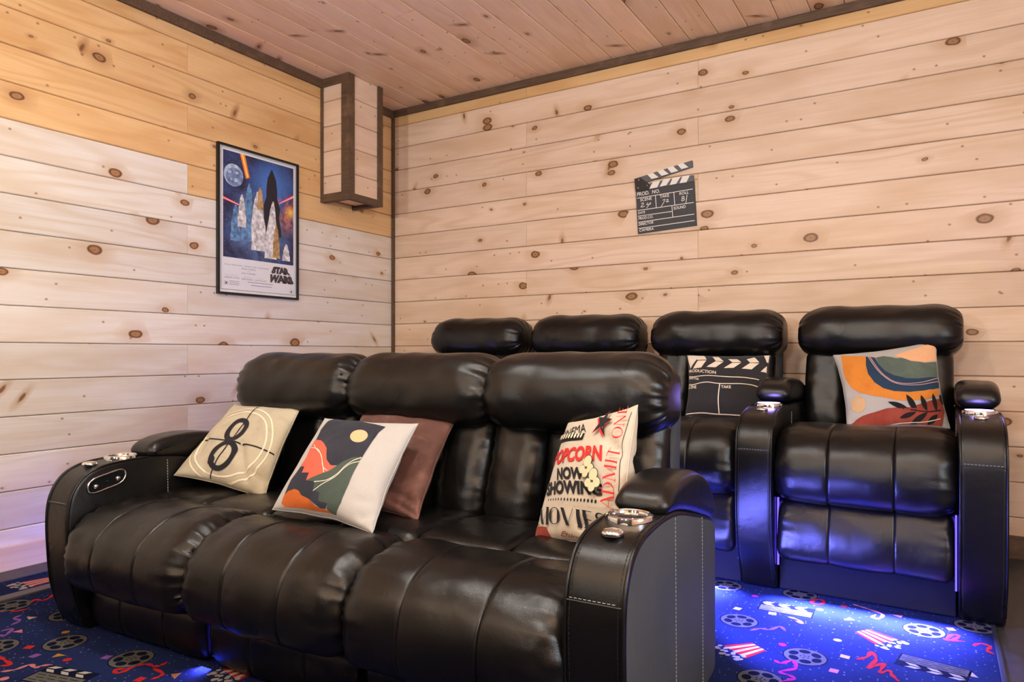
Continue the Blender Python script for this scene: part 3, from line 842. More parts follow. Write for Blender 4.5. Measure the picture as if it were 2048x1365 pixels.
for i in range(3):
    xc = SX0 + W_SEAT * (i + 0.5)
    w = W_SEAT
    loft('seat_cushion', [(0.115, 0.168), (0.035, 0.172), (-0.022, 0.205), (-0.040, 0.275), (-0.028, 0.355), (0.014, 0.412), (0.075, 0.448), (0.16, 0.464), (0.25, 0.458), (0.315, 0.440), (0.335, 0.40), (0.32, 0.30), (0.22, 0.20)],
         w + 0.012, M['leather'], sofa, R=0.055, Rx=0.075, n=84, nx=54, seams=(-0.115, 0.115), seam_d=0.0055, seam_w=0.0035, puff=0.0035, gather=0.015, gfreq=30, gl=0.06, dents=0.007, seed=11 + i * 3, x0=xc)
    sm = MB()
    q = open_curve([(0, y, z) for y, z in [(0.03, 0.172), (-0.020, 0.205), (-0.038, 0.275), (-0.026, 0.355), (0.020, 0.418), (0.09, 0.458), (0.185, 0.476), (0.27, 0.470)]])
    for k, xs in enumerate((0, 1)):
        loft('seat_pad', [(0.30, 0.40), (0.308, 0.440), (0.35, 0.455), (0.48, 0.456), (0.62, 0.444), (0.72, 0.428), (0.77, 0.40), (0.76, 0.34), (0.5, 0.33), (0.32, 0.35)],
             w * 0.5 - 0.002, M['leather'], sofa, R=0.022, Rx=0.035, n=60, nx=16, puff=0.006, gather=0.005, gfreq=30, gl=0.03, dents=0.006, seed=31 + i * 5 + k, x0=xc + (xs - 0.5) * w * 0.5)
    loft('footrest', [(0.105, 0.012), (0.078, 0.03), (0.064, 0.09), (0.066, 0.15), (0.085, 0.176), (0.125, 0.182), (0.15, 0.16), (0.15, 0.02)],
         w - 0.028, M['leather'], sofa, R=0.022, Rx=0.03, n=56, nx=36, seams=(-0.115, 0.115), seam_d=0.0035, seam_w=0.003, puff=0.0025, gather=0.004, gfreq=30, gl=0.04, dents=0.004, seed=51 + i, x0=xc)
    # back: two bolsters beside a centre panel, under a big head roll
    loft('back_panel', [(0.735, 0.40), (0.738, 0.47), (0.765, 0.60), (0.805, 0.76), (0.83, 0.80), (0.88, 0.79), (0.88, 0.60), (0.85, 0.40), (0.79, 0.38)],
         0.23, M['leather'], sofa, R=0.035, Rx=0.05, n=56, nx=20, gather=0.006, gl=0.05, dents=0.007, seed=71 + i, x0=xc)
    for sx in (-1, 1):
        loft('back_bolster', [(0.69, 0.405), (0.675, 0.46), (0.705, 0.58), (0.755, 0.72), (0.80, 0.79), (0.87, 0.79), (0.87, 0.60), (0.84, 0.40), (0.76, 0.385)],
             0.208, M['leather'], sofa, R=0.05, Rx=0.075, n=60, nx=22, gather=0.012, gfreq=32, gl=0.05, dents=0.008, seed=91 + i * 2 + sx, x0=xc + sx * 0.214)
    hw = w + 0.035
    loft('headrest', [(0.80, 0.728), (0.735, 0.738), (0.688, 0.780), (0.674, 0.845), (0.690, 0.920), (0.735, 0.975), (0.80, 1.000), (0.87, 1.000), (0.93, 0.975), (0.962, 0.92), (0.965, 0.84), (0.94, 0.755), (0.88, 0.727)],
         hw, M['leather'], sofa, R=0.078, Rx=0.125, n=84, nx=48, gather=0.016, gfreq=24, gl=0.06, dents=0.008, seed=111 + i * 4, x0=xc, power=2.2)
loft('back_shell', [(0.855, 0.06), (0.855, 0.40), (0.885, 0.74), (0.93, 0.90), (0.965, 0.93), (0.985, 0.88), (0.96, 0.5), (0.955, 0.06)],
     W_SEAT * 3 - 0.006, M['leather_side'], sofa, R=0.02, n=56, nx=12, x0=SX0 + W_SEAT * 1.5)
MB().box((SX0 + 0.012, 0.155, 0.03), (SX0 + W_SEAT * 3 - 0.012, 0.86, 0.30)).build('base', M['black_plastic'], sofa)
a0 = make_arm(sofa, 0.0, W_ARM, SOFA_ARM, -1)
control_panel(a0, W_ARM + 0.001, 0.065, 0.205, 0.530, 0.062, 1)
make_arm(sofa, W_ARM + W_SEAT * 3, W_ARM, SOFA_ARM, 1)
LS = MB()
LS.box((SX0 + W_SEAT - 0.003, 0.10, 0.03), (SX0 + W_SEAT + 0.003, 0.104, 0.17))
LS.build('led_strip', M['led'], sofa)
area_light('led_glow', (SX0 + W_SEAT, 0.07, 0.012), (0, -1, -0.6), 0.05, 0.03, 0.7, LED_COLOR, parent=sofa, spread=1.6)
area_light('side_glow', (-0.012, 0.45, 0.07), (-1, 0, -0.12), 0.6, 0.03, 1.5, LED_COLOR, parent=sofa, spread=1.0)
sofa.children[-1].rotation_euler = Vector((-1, 0, -0.12)).to_track_quat('-Z', 'X').to_euler()
area_light('back_glow', (SX0 + W_SEAT * 1.5, 1.0, 0.09), (0, 1, -0.2), W_SEAT * 2.8, 0.05, 90.0, LED_COLOR, parent=sofa, spread=1.8)
area_light('corner_glow', (SX0 + W_SEAT * 3 + 0.10, 1.02, 0.24), (0.85, 0.7, -0.45), 0.4, 0.06, 28.0, LED_COLOR, parent=sofa, spread=2.4)

# ---- the rear row: four separate recliners side by side
REAR_ARM = {
    'arm': [(0.135, 0.006), (0.085, 0.08), (0.028, 0.20), (0.004, 0.36), (0.0, 0.56), (0.014, 0.655), (0.058, 0.715), (0.13, 0.748), (0.22, 0.762), (0.42, 0.768), (0.60, 0.768), (0.98, 0.75), (1.04, 0.70), (1.05, 0.40), (1.05, 0.05), (1.03, 0.006), (0.6, 0.0055), (0.3, 0.0055)],
    'edge': [(0.10, 0.05), (0.028, 0.20), (0.004, 0.36), (0.0, 0.56), (0.014, 0.655), (0.058, 0.715), (0.13, 0.748), (0.22, 0.762), (0.36, 0.767)],
    'front_seam': (0.003, 0.60),
    'side_seams': [(0.45, 0.74), (0.8, 0.74)],
    'pad': [(0.405, 0.785), (0.385, 0.81), (0.405, 0.850), (0.48, 0.880), (0.60, 0.888), (0.78, 0.87), (0.92, 0.83), (1.01, 0.77), (1.0, 0.745), (0.80, 0.760), (0.60, 0.768), (0.46, 0.774)],
    'pad_seam': [(0.40, 0.805), (0.43, 0.83), (0.50, 0.850), (0.60, 0.856), (0.76, 0.842), (0.88, 0.812)],
    'pad_R': 0.036, 'lit': 1.1,
    'cup': (0.315, 0.766, 0.060), 'button': (0.175, 0.757, 0.024)}
RW, RA, RP = 0.640, 0.147, 0.787
def make_recliner():
    t = empty('theater_recliner', (0, 0, 0))
    xc = RA + RW / 2
    w = RW
    make_arm(t, 0.0, RA, REAR_ARM, -1)
    loft('seat_cushion', [(0.13, 0.395), (0.055, 0.402), (0.012, 0.430), (-0.008, 0.49), (0.0, 0.570), (0.04, 0.640), (0.11, 0.685), (0.21, 0.700), (0.32, 0.694), (0.40, 0.670), (0.42, 0.60), (0.38, 0.48), (0.25, 0.41)],
         w + 0.006, M['leather'], t, R=0.055, Rx=0.08, n=84, nx=50, seams=(-0.115, 0.115), seam_d=0.0055, seam_w=0.0035, puff=0.0035, gather=0.013, gfreq=30, gl=0.06, dents=0.007, seed=211, x0=xc)
    for k in (0, 1):
        loft('seat_pad', [(0.385, 0.62), (0.395, 0.665), (0.44, 0.680), (0.58, 0.672), (0.72, 0.652), (0.82, 0.625), (0.86, 0.59), (0.84, 0.54), (0.6, 0.53), (0.40, 0.55)],
             w * 0.5 - 0.002, M['leather'], t, R=0.022, Rx=0.035, n=56, nx=14, puff=0.006, gather=0.005, gl=0.03, dents=0.006, seed=231 + k, x0=xc + (k - 0.5) * w * 0.5)
    loft('footrest', [(0.105, 0.162), (0.060, 0.158), (0.036, 0.185), (0.036, 0.26), (0.060, 0.355), (0.085, 0.398), (0.12, 0.405), (0.16, 0.38), (0.145, 0.25)],
         w - 0.022, M['leather'], t, R=0.024, Rx=0.034, n=60, nx=34, seams=(-0.115, 0.115), seam_d=0.0035, seam_w=0.003, puff=0.0025, gather=0.007, gfreq=30, gl=0.05, dents=0.005, seed=241, x0=xc)
    loft('back_panel', [(0.80, 0.60), (0.805, 0.68), (0.835, 0.82), (0.87, 0.98), (0.90, 1.02), (0.96, 1.02), (0.97, 0.80), (0.94, 0.60), (0.87, 0.57)],
         0.235, M['leather'], t, R=0.035, Rx=0.05, n=56, nx=18, gather=0.006, gl=0.05, dents=0.007, seed=251, x0=xc)
    for sx in (-1, 1):
        loft('back_bolster', [(0.755, 0.615), (0.74, 0.68), (0.765, 0.80), (0.81, 0.94), (0.85, 1.02), (0.95, 1.02), (0.96, 0.80), (0.93, 0.60), (0.83, 0.58)],
             0.208, M['leather'], t, R=0.05, Rx=0.075, n=60, nx=20, gather=0.008, gfreq=30, gl=0.05, dents=0.008, seed=261 + sx, x0=xc + sx * 0.215)
    loft('headrest', [(0.90, 0.978), (0.835, 0.988), (0.785, 1.025), (0.770, 1.085), (0.785, 1.155), (0.83, 1.210), (0.90, 1.236), (0.975, 1.232), (1.04, 1.200), (1.07, 1.14), (1.075, 1.06), (1.05, 0.995), (0.98, 0.972)],
         0.715, M['leather'], t, R=0.085, Rx=0.15, n=84, nx=48, gather=0.013, gfreq=24, gl=0.055, dents=0.008, seed=271, x0=xc, power=2.2)
    loft('back_shell', [(0.96, 0.06), (0.96, 0.60), (0.99, 1.0), (1.05, 1.13), (1.09, 1.15), (1.105, 1.08), (1.08, 0.6), (1.07, 0.06)],
         w - 0.004, M['leather_side'], t, R=0.02, n=56, nx=10, x0=xc)
    MB().box((RA + 0.006, 0.135, 0.012), (RA + w - 0.006, 0.97, 0.40), 0, 0.006).build('base', M['base_cloth'], t)
    L = MB()
    for xx in (RA + 0.007, RA + w - 0.007): L.box((xx - 0.003, 0.095, 0.12), (xx + 0.003, 0.105, 0.40))
    L.build('led_strip', M['led'], t)
    area_light('footwell_glow', (xc, 0.035, 0.150), (0, -0.70, -1), w * 0.9, 0.015, 80.0, LED_COLOR, parent=t, spread=1.65)
    return t
rear0 = make_recliner()
REAR_LABELS = ['black leather recliner in the back row farthest from the viewer, nearest the left wall',
               'black leather recliner in the back row, second from the left wall',
               'black leather recliner in the back row holding the clapperboard cushion',
               'black leather recliner at the right end of the back row holding the leaf cushion']
rears = []
for i in range(4):
    t = rear0 if i == 0 else copy_tree(rear0)
    t.location = (0.569 + RP * i, -1.222, 0.0)
    tag(t, REAR_LABELS[i], 'recliner', 'recliners in the back row')
    rears.append(t)
last_arm = copy_tree([c for c in rears[3].children if c.name.startswith('armrest')][0], rears[3])
last_arm.location = (RP, 0, 0)
# ------------------------------------------------------------------ printed designs, in each surface's own coordinates
EIGHT_C = [(0.984, -2.18, 0.777), (1.397, -2.175, 0.776), (1.443, -2.395, 0.437), (1.037, -2.505, 0.512)]
MOUNT_C = [(1.68, -2.309, 0.755), (2.129, -2.31, 0.759), (2.213, -2.626, 0.463), (1.771, -2.627, 0.483)]
POP_C = [(2.62, -2.14, 0.774), (2.896, -2.235, 0.848), (2.941, -2.465, 0.483), (2.616, -2.36, 0.433)]
CLAP_C = [(2.479, -0.423, 0.992), (2.91, -0.378, 0.992), (2.943, -0.62, 0.652), (2.543, -0.663, 0.666)]
LEAF_C = [(3.219, -0.475, 0.992), (3.647, -0.413, 1.058), (3.698, -0.612, 0.674), (3.308, -0.744, 0.647)]
BROWN_C = [(1.703, -2.118, 0.78), (2.147, -2.114, 0.758), (2.218, -2.422, 0.459), (1.772, -2.408, 0.468)]
PRINT_EIGHT = {
 'polys': [
 ],
 'lines': [
 ],
 'texts': [
 ],
 'pts': [ ('c',(0.47, 0.435)), ('up',(0.464, 0.577)), ('lo',(0.505, 0.251)), ('a',(0.48, 0.913)), ('b',(0.419, -0.006)), ('l',(0.191, 0.416)), ('r',(0.989, 0.432)), ('r1',(0.824, 0.724)), ('r2',(0.792, 0.66)), ('b1',(0.554, -0.006)), ('b2',(0.589, 0.021)), ('u_top',(0.451, 0.719)), ('u_l',(0.343, 0.499)), ('u_r',(0.559, 0.679)), ('l_l',(0.35, 0.163)), ('l_b',(0.488, 0.089)), ('l_r',(0.598, 0.369)), ('r1b',(0.935, 0.461)) ],
}
PRINT_MOUNTAIN = {
 'polys': [
  ('navy', [(0.144,0.668),(0.102,0.805),(0.115,0.933),(0.169,0.991),(0.424,0.981),(0.774,0.891),(0.757,0.803),(0.755,0.674),(0.752,0.583),(0.752,0.505),(0.67,0.49),(0.598,0.436),(0.556,0.398),(0.499,0.39),(0.438,0.433),(0.371,0.546),(0.304,0.602),(0.227,0.647),(0.129,0.667)]),
  ('peach', [(0.677,0.755),(0.688,0.732),(0.69,0.709),(0.684,0.688),(0.67,0.67),(0.65,0.658),(0.626,0.652),(0.599,0.653),(0.573,0.661),(0.549,0.676),(0.53,0.696),(0.518,0.72),(0.514,0.744),(0.519,0.768),(0.532,0.788),(0.553,0.801),(0.578,0.807),(0.606,0.804),(0.634,0.793),(0.659,0.776)]),
  ('coral', [(0.132,0.664),(0.227,0.647),(0.304,0.602),(0.371,0.546),(0.438,0.433),(0.499,0.39),(0.552,0.388),(0.507,0.332),(0.317,0.226),(0.315,0.297),(0.223,0.297),(0.221,0.355),(0.156,0.364),(0.172,0.447),(0.147,0.552)]),
  ('green', [(0.747,0.514),(0.67,0.49),(0.598,0.436),(0.507,0.332),(0.326,0.231),(0.418,0.226),(0.425,0.155),(0.497,0.144),(0.498,0.076),(0.585,0.068),(0.58,0.031),(0.613,0.012),(0.666,0.005),(0.713,0.096),(0.737,0.26)]),
  ('navy', [(0.16,0.358),(0.221,0.355),(0.223,0.297),(0.315,0.297),(0.317,0.226),(0.418,0.226),(0.425,0.155),(0.497,0.144),(0.498,0.076),(0.585,0.068),(0.569,0.029),(0.518,0.028),(0.403,0.078),(0.31,0.101),(0.261,0.14),(0.209,0.146),(0.154,0.126),(0.116,0.097),(0.125,0.235)]),
  ('orange', [(0.116,0.097),(0.152,0.131),(0.222,0.146),(0.276,0.133),(0.323,0.094),(0.403,0.078),(0.468,0.037),(0.538,0.025),(0.588,0.023),(0.645,0.004),(0.506,0.004),(0.429,0.004),(0.341,0.006),(0.246,0.008),(0.149,0.009),(0.11,0.033)]),
 ],
 'lines': [
  ('cream', 0.006, [(0.41,0.221),(0.524,0.251),(0.595,0.319),(0.639,0.394),(0.693,0.465),(0.752,0.505)]),
  ('cream', 0.006, [(0.428,0.147),(0.499,0.21),(0.588,0.289),(0.633,0.364),(0.688,0.434),(0.759,0.469)]),
  ('cream', 0.006, [(0.163,0.562),(0.276,0.532),(0.367,0.458),(0.439,0.362),(0.495,0.335)]),
  ('cream', 0.006, [(0.173,0.596),(0.242,0.544),(0.349,0.478),(0.413,0.399),(0.472,0.313)]),
 ],
 'texts': [
 ],
 'pts': [  ],
}
PRINT_LEAF = {
 'polys': [
  ('amber', [(0.065,0.965),(0.301,0.885),(0.281,0.746),(0.286,0.627),(0.33,0.511),(0.408,0.425),(0.506,0.379),(0.652,0.364),(0.809,0.379),(0.975,0.425),(0.949,0.328),(0.794,0.28),(0.639,0.267),(0.514,0.274),(0.408,0.317),(0.278,0.361),(0.165,0.409),(0.084,0.497),(0.042,0.613),(0.039,0.763)]),
  ('blue', [(0.301,0.885),(0.386,0.843),(0.407,0.731),(0.454,0.638),(0.532,0.569),(0.637,0.526),(0.75,0.514),(1.001,0.551),(0.982,0.432),(0.809,0.379),(0.652,0.364),(0.506,0.379),(0.408,0.425),(0.33,0.511),(0.286,0.627),(0.281,0.746)]),
  ('sage', [(0.393,0.841),(0.47,0.857),(0.532,0.83),(0.586,0.793),(0.637,0.788),(0.72,0.734),(0.857,0.705),(1.001,0.731),(1.001,0.551),(0.75,0.514),(0.637,0.526),(0.532,0.569),(0.454,0.638),(0.407,0.731)]),
  ('peach', [(0.563,0.837),(0.68,0.879),(0.993,0.985),(1.006,0.751),(0.857,0.705),(0.72,0.734),(0.637,0.788)]),
  ('tan', [(0.206,0.263),(0.2,0.238),(0.19,0.216),(0.176,0.198),(0.158,0.186),(0.139,0.18),(0.119,0.181),(0.1,0.188),(0.082,0.202),(0.068,0.222),(0.057,0.246),(0.052,0.272),(0.052,0.299),(0.057,0.323),(0.068,0.344),(0.084,0.361),(0.102,0.372),(0.123,0.377),(0.143,0.376),(0.163,0.368),(0.18,0.355),(0.193,0.336),(0.202,0.314),(0.206,0.289)]),
  ('maroon', [(0.013,0.029),(0.03,0.073),(0.089,0.108),(0.171,0.14),(0.291,0.166),(0.408,0.193),(0.482,0.195),(0.631,0.201),(0.709,0.225),(0.874,0.276),(0.966,0.298),(0.981,0.169),(0.923,0.005),(0.766,-0.006),(0.546,-0.006),(0.24,-0.006)]),
  ('black', [(0.427,0.262),(0.448,0.238),(0.471,0.219),(0.494,0.203),(0.519,0.19),(0.545,0.181),(0.573,0.175),(0.601,0.173),(0.632,0.175),(0.61,0.197),(0.587,0.215),(0.564,0.23),(0.539,0.242),(0.513,0.252),(0.486,0.258),(0.457,0.262)]),
  ('black', [(0.614,0.336),(0.613,0.304),(0.616,0.276),(0.622,0.251),(0.631,0.227),(0.644,0.206),(0.659,0.187),(0.678,0.17),(0.7,0.157),(0.701,0.187),(0.698,0.214),(0.692,0.24),(0.682,0.263),(0.67,0.284),(0.655,0.304),(0.637,0.321)]),
  ('black', [(0.757,0.327),(0.751,0.3),(0.749,0.275),(0.75,0.251),(0.753,0.229),(0.76,0.208),(0.77,0.189),(0.782,0.17),(0.799,0.154),(0.805,0.181),(0.807,0.205),(0.806,0.229),(0.803,0.251),(0.796,0.272),(0.786,0.291),(0.774,0.31)]),
  ('black', [(0.887,0.349),(0.876,0.321),(0.87,0.294),(0.867,0.268),(0.866,0.243),(0.868,0.219),(0.874,0.196),(0.881,0.173),(0.893,0.153),(0.903,0.18),(0.91,0.206),(0.914,0.232),(0.915,0.257),(0.912,0.281),(0.907,0.305),(0.899,0.327)]),
  ('black', [(0.969,0.35),(0.959,0.33),(0.954,0.312),(0.952,0.296),(0.952,0.281),(0.955,0.267),(0.96,0.254),(0.968,0.243),(0.98,0.235),(1.001,0.274),(1.001,0.281),(1.001,0.296),(1.001,0.311),(1.001,0.326),(1.004,0.356),(0.982,0.342)]),
  ('black', [(0.521,0.073),(0.546,0.069),(0.569,0.07),(0.592,0.074),(0.613,0.081),(0.634,0.092),(0.654,0.106),(0.673,0.123),(0.691,0.144),(0.667,0.147),(0.643,0.146),(0.621,0.142),(0.599,0.134),(0.578,0.124),(0.558,0.11),(0.539,0.094)]),
  ('black', [(0.616,0.002),(0.645,0.005),(0.672,0.012),(0.697,0.023),(0.72,0.038),(0.742,0.057),(0.763,0.08),(0.783,0.107),(0.8,0.138),(0.768,0.13),(0.74,0.119),(0.713,0.105),(0.688,0.087),(0.666,0.067),(0.646,0.045),(0.628,0.022)]),
  ('black', [(0.784,0.008),(0.806,0.012),(0.824,0.019),(0.841,0.028),(0.856,0.041),(0.868,0.056),(0.879,0.075),(0.889,0.096),(0.895,0.12),(0.871,0.114),(0.85,0.105),(0.832,0.093),(0.816,0.08),(0.804,0.064),(0.794,0.046),(0.786,0.027)]),
 ],
 'lines': [
  ('black', 0.012, [(0.632,0.175),(0.708,0.157),(0.805,0.146),(0.937,0.167)]),
  ('cream', 0.008, [(0.279,-0.006),(0.391,0.003),(0.541,0.019),(0.763,0.033),(0.918,0.076)]),
  ('pink', 0.007, [(0.318,0.873),(0.365,0.695),(0.441,0.552),(0.533,0.466),(0.662,0.439),(0.819,0.449),(1.001,0.506)]),
  ('pink', 0.007, [(0.333,0.869),(0.385,0.681),(0.456,0.55),(0.541,0.475),(0.665,0.456),(0.824,0.476),(1.001,0.541)]),
 ],
 'texts': [
 ],
 'pts': [  ],
}
PRINT_CLAPPER = {
 'polys': [
  ('cream', [(0.005,0.981),(0.22,0.978),(0.257,0.871),(0.14,0.872),(0.132,0.892),(0.066,0.79),(0.035,0.735),(0.012,0.864)]),
  ('cream', [(0.14,0.857),(0.254,0.854),(0.189,0.727),(0.074,0.723)]),
  ('cream', [(0.322,0.941),(0.399,0.933),(0.468,0.829),(0.37,0.846)]),
  ('cream', [(0.37,0.838),(0.461,0.816),(0.371,0.722),(0.258,0.734)]),
  ('cream', [(0.517,0.877),(0.627,0.88),(0.674,0.823),(0.568,0.812)]),
  ('cream', [(0.568,0.802),(0.674,0.811),(0.587,0.71),(0.473,0.704)]),
  ('cream', [(0.732,0.885),(0.819,0.938),(0.887,0.844),(0.776,0.825)]),
  ('cream', [(0.777,0.816),(0.888,0.828),(0.802,0.709),(0.683,0.706)]),
  ('cream', [(0.927,0.971),(0.989,0.982),(0.994,0.861),(0.975,0.86)]),
  ('cream', [(0.987,0.807),(0.991,0.701),(0.916,0.691)]),
 ],
 'lines': [
  ('cream', 0.012, [(-0.006,0.621),(0.089,0.581),(0.267,0.585),(0.512,0.565),(0.733,0.573),(0.904,0.565)]),
  ('cream', 0.012, [(-0.001,0.491),(0.084,0.46),(0.27,0.479),(0.433,0.461),(0.736,0.476),(0.9,0.46)]),
  ('cream', 0.012, [(0.433,0.461),(0.419,0.252),(0.43,0.04)]),
  ('cream', 0.012, [(0.012,0.045),(0.254,0.04),(0.43,0.032),(0.693,0.039),(0.926,0.075)]),
 ],
 'texts': [
  ('cream', 'PRODUCTION', [(-0.006,0.671),(0.382,0.602),(0.38,0.655),(-0.006,0.721)]),
  ('cream', 'DIRECTOR', [(-0.006,0.571),(0.165,0.513),(0.163,0.548),(-0.006,0.606)]),
  ('cream', 'SCENE', [(-0.001,0.416),(0.133,0.393),(0.131,0.437),(-0.001,0.461)]),
  ('cream', 'TAKE', [(0.45,0.393),(0.568,0.397),(0.567,0.437),(0.449,0.433)]),
  ('cream', 'DATE', [(0.009,-0.006),(0.084,-0.004),(0.086,0.013),(0.007,0.019)]),
 ],
 'pts': [  ],
}
PRINT_POPCORN = {
 'polys': [
  ('ink', [(0.034,0.781),(0.467,0.746),(0.465,0.809),(0.024,0.851)]),
  ('maroon', [(0.014,0.106),(0.206,0.083),(0.269,-0.006),(0.031,0.012)]),
 ],
 'lines': [
  ('ink', 0.006, [(0.034,0.286),(0.059,0.284),(0.044,0.566),(0.044,0.546)]),
  ('ink', 0.005, [(0.976,0.94),(0.955,0.682),(0.971,0.507),(0.976,0.355)]),
 ],
 'texts': [
  ('ink', 'CINEMA', [(0.029,0.811),(0.475,0.819),(0.402,0.924),(0.019,0.886)]),
  ('red', 'POPCORN', [(0.044,0.576),(0.792,0.551),(0.752,0.678),(0.039,0.706)]),
  ('ink', 'NOW', [(0.26,0.429),(0.624,0.417),(0.594,0.511),(0.194,0.538)]),
  ('ink', 'SHOWING', [(0.104,0.325),(0.848,0.304),(0.833,0.393),(0.044,0.441)]),
  ('ink', 'MOVIES', [(0.062,0.103),(0.895,0.075),(0.897,0.186),(0.029,0.241)]),
  ('maroon', 'Enjoy', [(0.376,0.003),(0.604,-0.006),(0.651,0.02),(0.437,0.047)]),
  ('maroon', 'the', [(0.421,0.028),(0.479,0.022),(0.492,0.045),(0.432,0.051)]),
 ],
 'pts': [ ('star',(0.695, 0.872)), ('k1',(0.667, 0.5)), ('k2',(0.765, 0.411)), ('d0',(0.22, 0.276)), ('d1',(0.816, 0.256)), ('A0',(0.953, 0.226)), ('A1',(0.964, 0.972)), ('f0',(0.029, 0.821)), ('f1',(0.458, 0.777)) ],
}
#origin [2.038 0.    1.756]
PRINT_SLATE = {
 'polys': [
  ('slate', [(-0.0028,0.2755),(0.3713,0.2692),(0.3725,0.0008),(-0.0019,0.0021)]),
  ('lowstick', [(0.082,0.2701),(0.0961,0.3095),(0.3683,0.3075),(0.3713,0.2692)]),
  ('plate', [(-0.0059,0.3518),(0.038,0.3495),(0.0955,0.2985),(0.085,0.27),(-0.003,0.2725)]),
  ('upstick', [(-0.0059,0.3528),(0.366,0.3977),(0.3669,0.3576),(0.0805,0.3193),(0.0362,0.3136)]),
  ('white', [(0.1111,0.3097),(0.1611,0.3091),(0.1402,0.2721),(0.0901,0.2717)]),
  ('white', [(0.1825,0.315),(0.2294,0.3126),(0.1994,0.2751),(0.1563,0.2733)]),
  ('white', [(0.2404,0.313),(0.2915,0.3124),(0.2614,0.2729),(0.2203,0.272)]),
  ('white', [(0.3024,0.3118),(0.3484,0.3095),(0.3254,0.2706),(0.2824,0.2718)]),
  ('whiteup', [(0.0798,0.3634),(0.1161,0.3685),(0.1524,0.3336),(0.1072,0.3309)]),
  ('whiteup', [(0.1453,0.372),(0.1836,0.376),(0.2169,0.3423),(0.1717,0.3386)]),
  ('whiteup', [(0.2089,0.3808),(0.2471,0.3848),(0.2783,0.3491),(0.2341,0.3454)]),
  ('whiteup', [(0.2744,0.3884),(0.3096,0.3926),(0.342,0.3599),(0.2987,0.3561)]),
 ],
 'lines': [
  ('white', 0.004, [(0.0027,0.2272),(0.361,0.2237)]),
  ('white', 0.004, [(0.0037,0.149),(0.3618,0.1416)]),
  ('white', 0.004, [(0.0038,0.113),(0.2229,0.1087)]),
  ('white', 0.004, [(0.0048,0.0739),(0.3621,0.0705)]),
  ('white', 0.004, [(0.0048,0.0348),(0.3621,0.0314)]),
  ('white', 0.004, [(0.1247,0.2239),(0.1267,0.1457)]),
  ('white', 0.004, [(0.2428,0.2228),(0.2448,0.1446)]),
  ('white', 0.004, [(0.2266,0.1415),(0.2281,0.0744)]),
  ('white', 0.0035, [(0.0296,0.1867),(0.0419,0.1921),(0.0445,0.184),(0.0267,0.1678),(0.0527,0.1685)]),
  ('white', 0.0035, [(0.0758,0.1883),(0.0651,0.1759),(0.0943,0.1774)]),
  ('white', 0.0035, [(0.0928,0.1875),(0.0641,0.1549)]),
  ('white', 0.0035, [(0.1688,0.1866),(0.1849,0.1877),(0.1568,0.1471)]),
  ('white', 0.0035, [(0.1917,0.1844),(0.2039,0.1878),(0.2015,0.1789),(0.1911,0.1724),(0.2102,0.1734)]),
  ('white', 0.0035, [(0.3078,0.1834),(0.2962,0.19),(0.2916,0.1792),(0.3072,0.1704),(0.2977,0.1619),(0.288,0.1684),(0.3078,0.1834)]),
  ('white', 0.0035, [(0.3244,0.1946),(0.3136,0.14)]),
 ],
 'texts': [
  ('white', 'PROD.  NO.', [(0.0053,0.239),(0.1545,0.2384),(0.1556,0.2603),(0.0065,0.263)]),
  ('white', 'SCENE', [(0.0245,0.203),(0.0995,0.2021),(0.1005,0.2211),(0.0255,0.222)]),
  ('white', 'TAKE', [(0.1526,0.2024),(0.2117,0.2024),(0.2126,0.2203),(0.1536,0.2214)]),
  ('white', 'ROLL', [(0.2767,0.201),(0.3347,0.2),(0.3356,0.217),(0.2776,0.218)]),
  ('white', 'SOUND', [(0.2363,0.116),(0.3114,0.1161),(0.3123,0.1341),(0.2373,0.135)]),
  ('white', 'DATE', [(0.0064,0.1248),(0.0525,0.1245),(0.0532,0.1394),(0.0073,0.1408)]),
  ('white', 'PROD.CO.', [(0.0076,0.0887),(0.1037,0.0878),(0.1045,0.1048),(0.0085,0.1057)]),
  ('white', 'DIRECTOR', [(0.0067,0.0517),(0.1038,0.0517),(0.1047,0.0687),(0.0075,0.0687)]),
  ('white', 'CAMERA', [(0.0087,0.0126),(0.1037,0.0117),(0.1046,0.0287),(0.0095,0.0295)]),
 ],
 'pts': [ ('screw',(0.0235, 0.3392)), ('screw',(0.0763, 0.2945)), ('screw',(0.015, 0.2906)) ],
}
# ------------------------------------------------------------------ flat prints laid on surfaces
FC = {'navy': (0.022, 0.024, 0.036), 'peach': (0.72, 0.40, 0.22), 'coral': (0.52, 0.105, 0.065), 'green': (0.060, 0.080, 0.066), 'orange': (0.46, 0.105, 0.018), 'cream': (0.76, 0.66, 0.54),
      'amber': (0.62, 0.22, 0.035), 'blue': (0.020, 0.045, 0.085), 'sage': (0.085, 0.115, 0.095), 'tan': (0.55, 0.36, 0.20), 'maroon': (0.26, 0.045, 0.030), 'black': (0.014, 0.013, 0.013),
      'pink': (0.55, 0.33, 0.32), 'ink': (0.016, 0.014, 0.017), 'red': (0.52, 0.028, 0.025), 'kernel': (0.50, 0.48, 0.30), 'bone': (0.72, 0.62, 0.45), 'stone': (0.40, 0.34, 0.24), 'charcoal': (0.022, 0.021, 0.024)}
_fm = {}
def fmat(n):
    if n not in _fm:
        blotch = {'orange': (0.7, (0.30, 0.06, 0.01)), 'amber': (0.7, (0.50, 0.15, 0.02)), 'sage': (0.8, (0.12, 0.16, 0.13)), 'green': (0.6, (0.035, 0.055, 0.05)), 'navy': (0.5, (0.05, 0.05, 0.065)), 'maroon': (0.5, (0.36, 0.09, 0.06))}.get(n, (0.0, None))
        _fm[n] = fabric('print_' + n, FC[n], 0.16, sheen=0.05, blotch=blotch[0], blotch_col=blotch[1])
    return _fm[n]

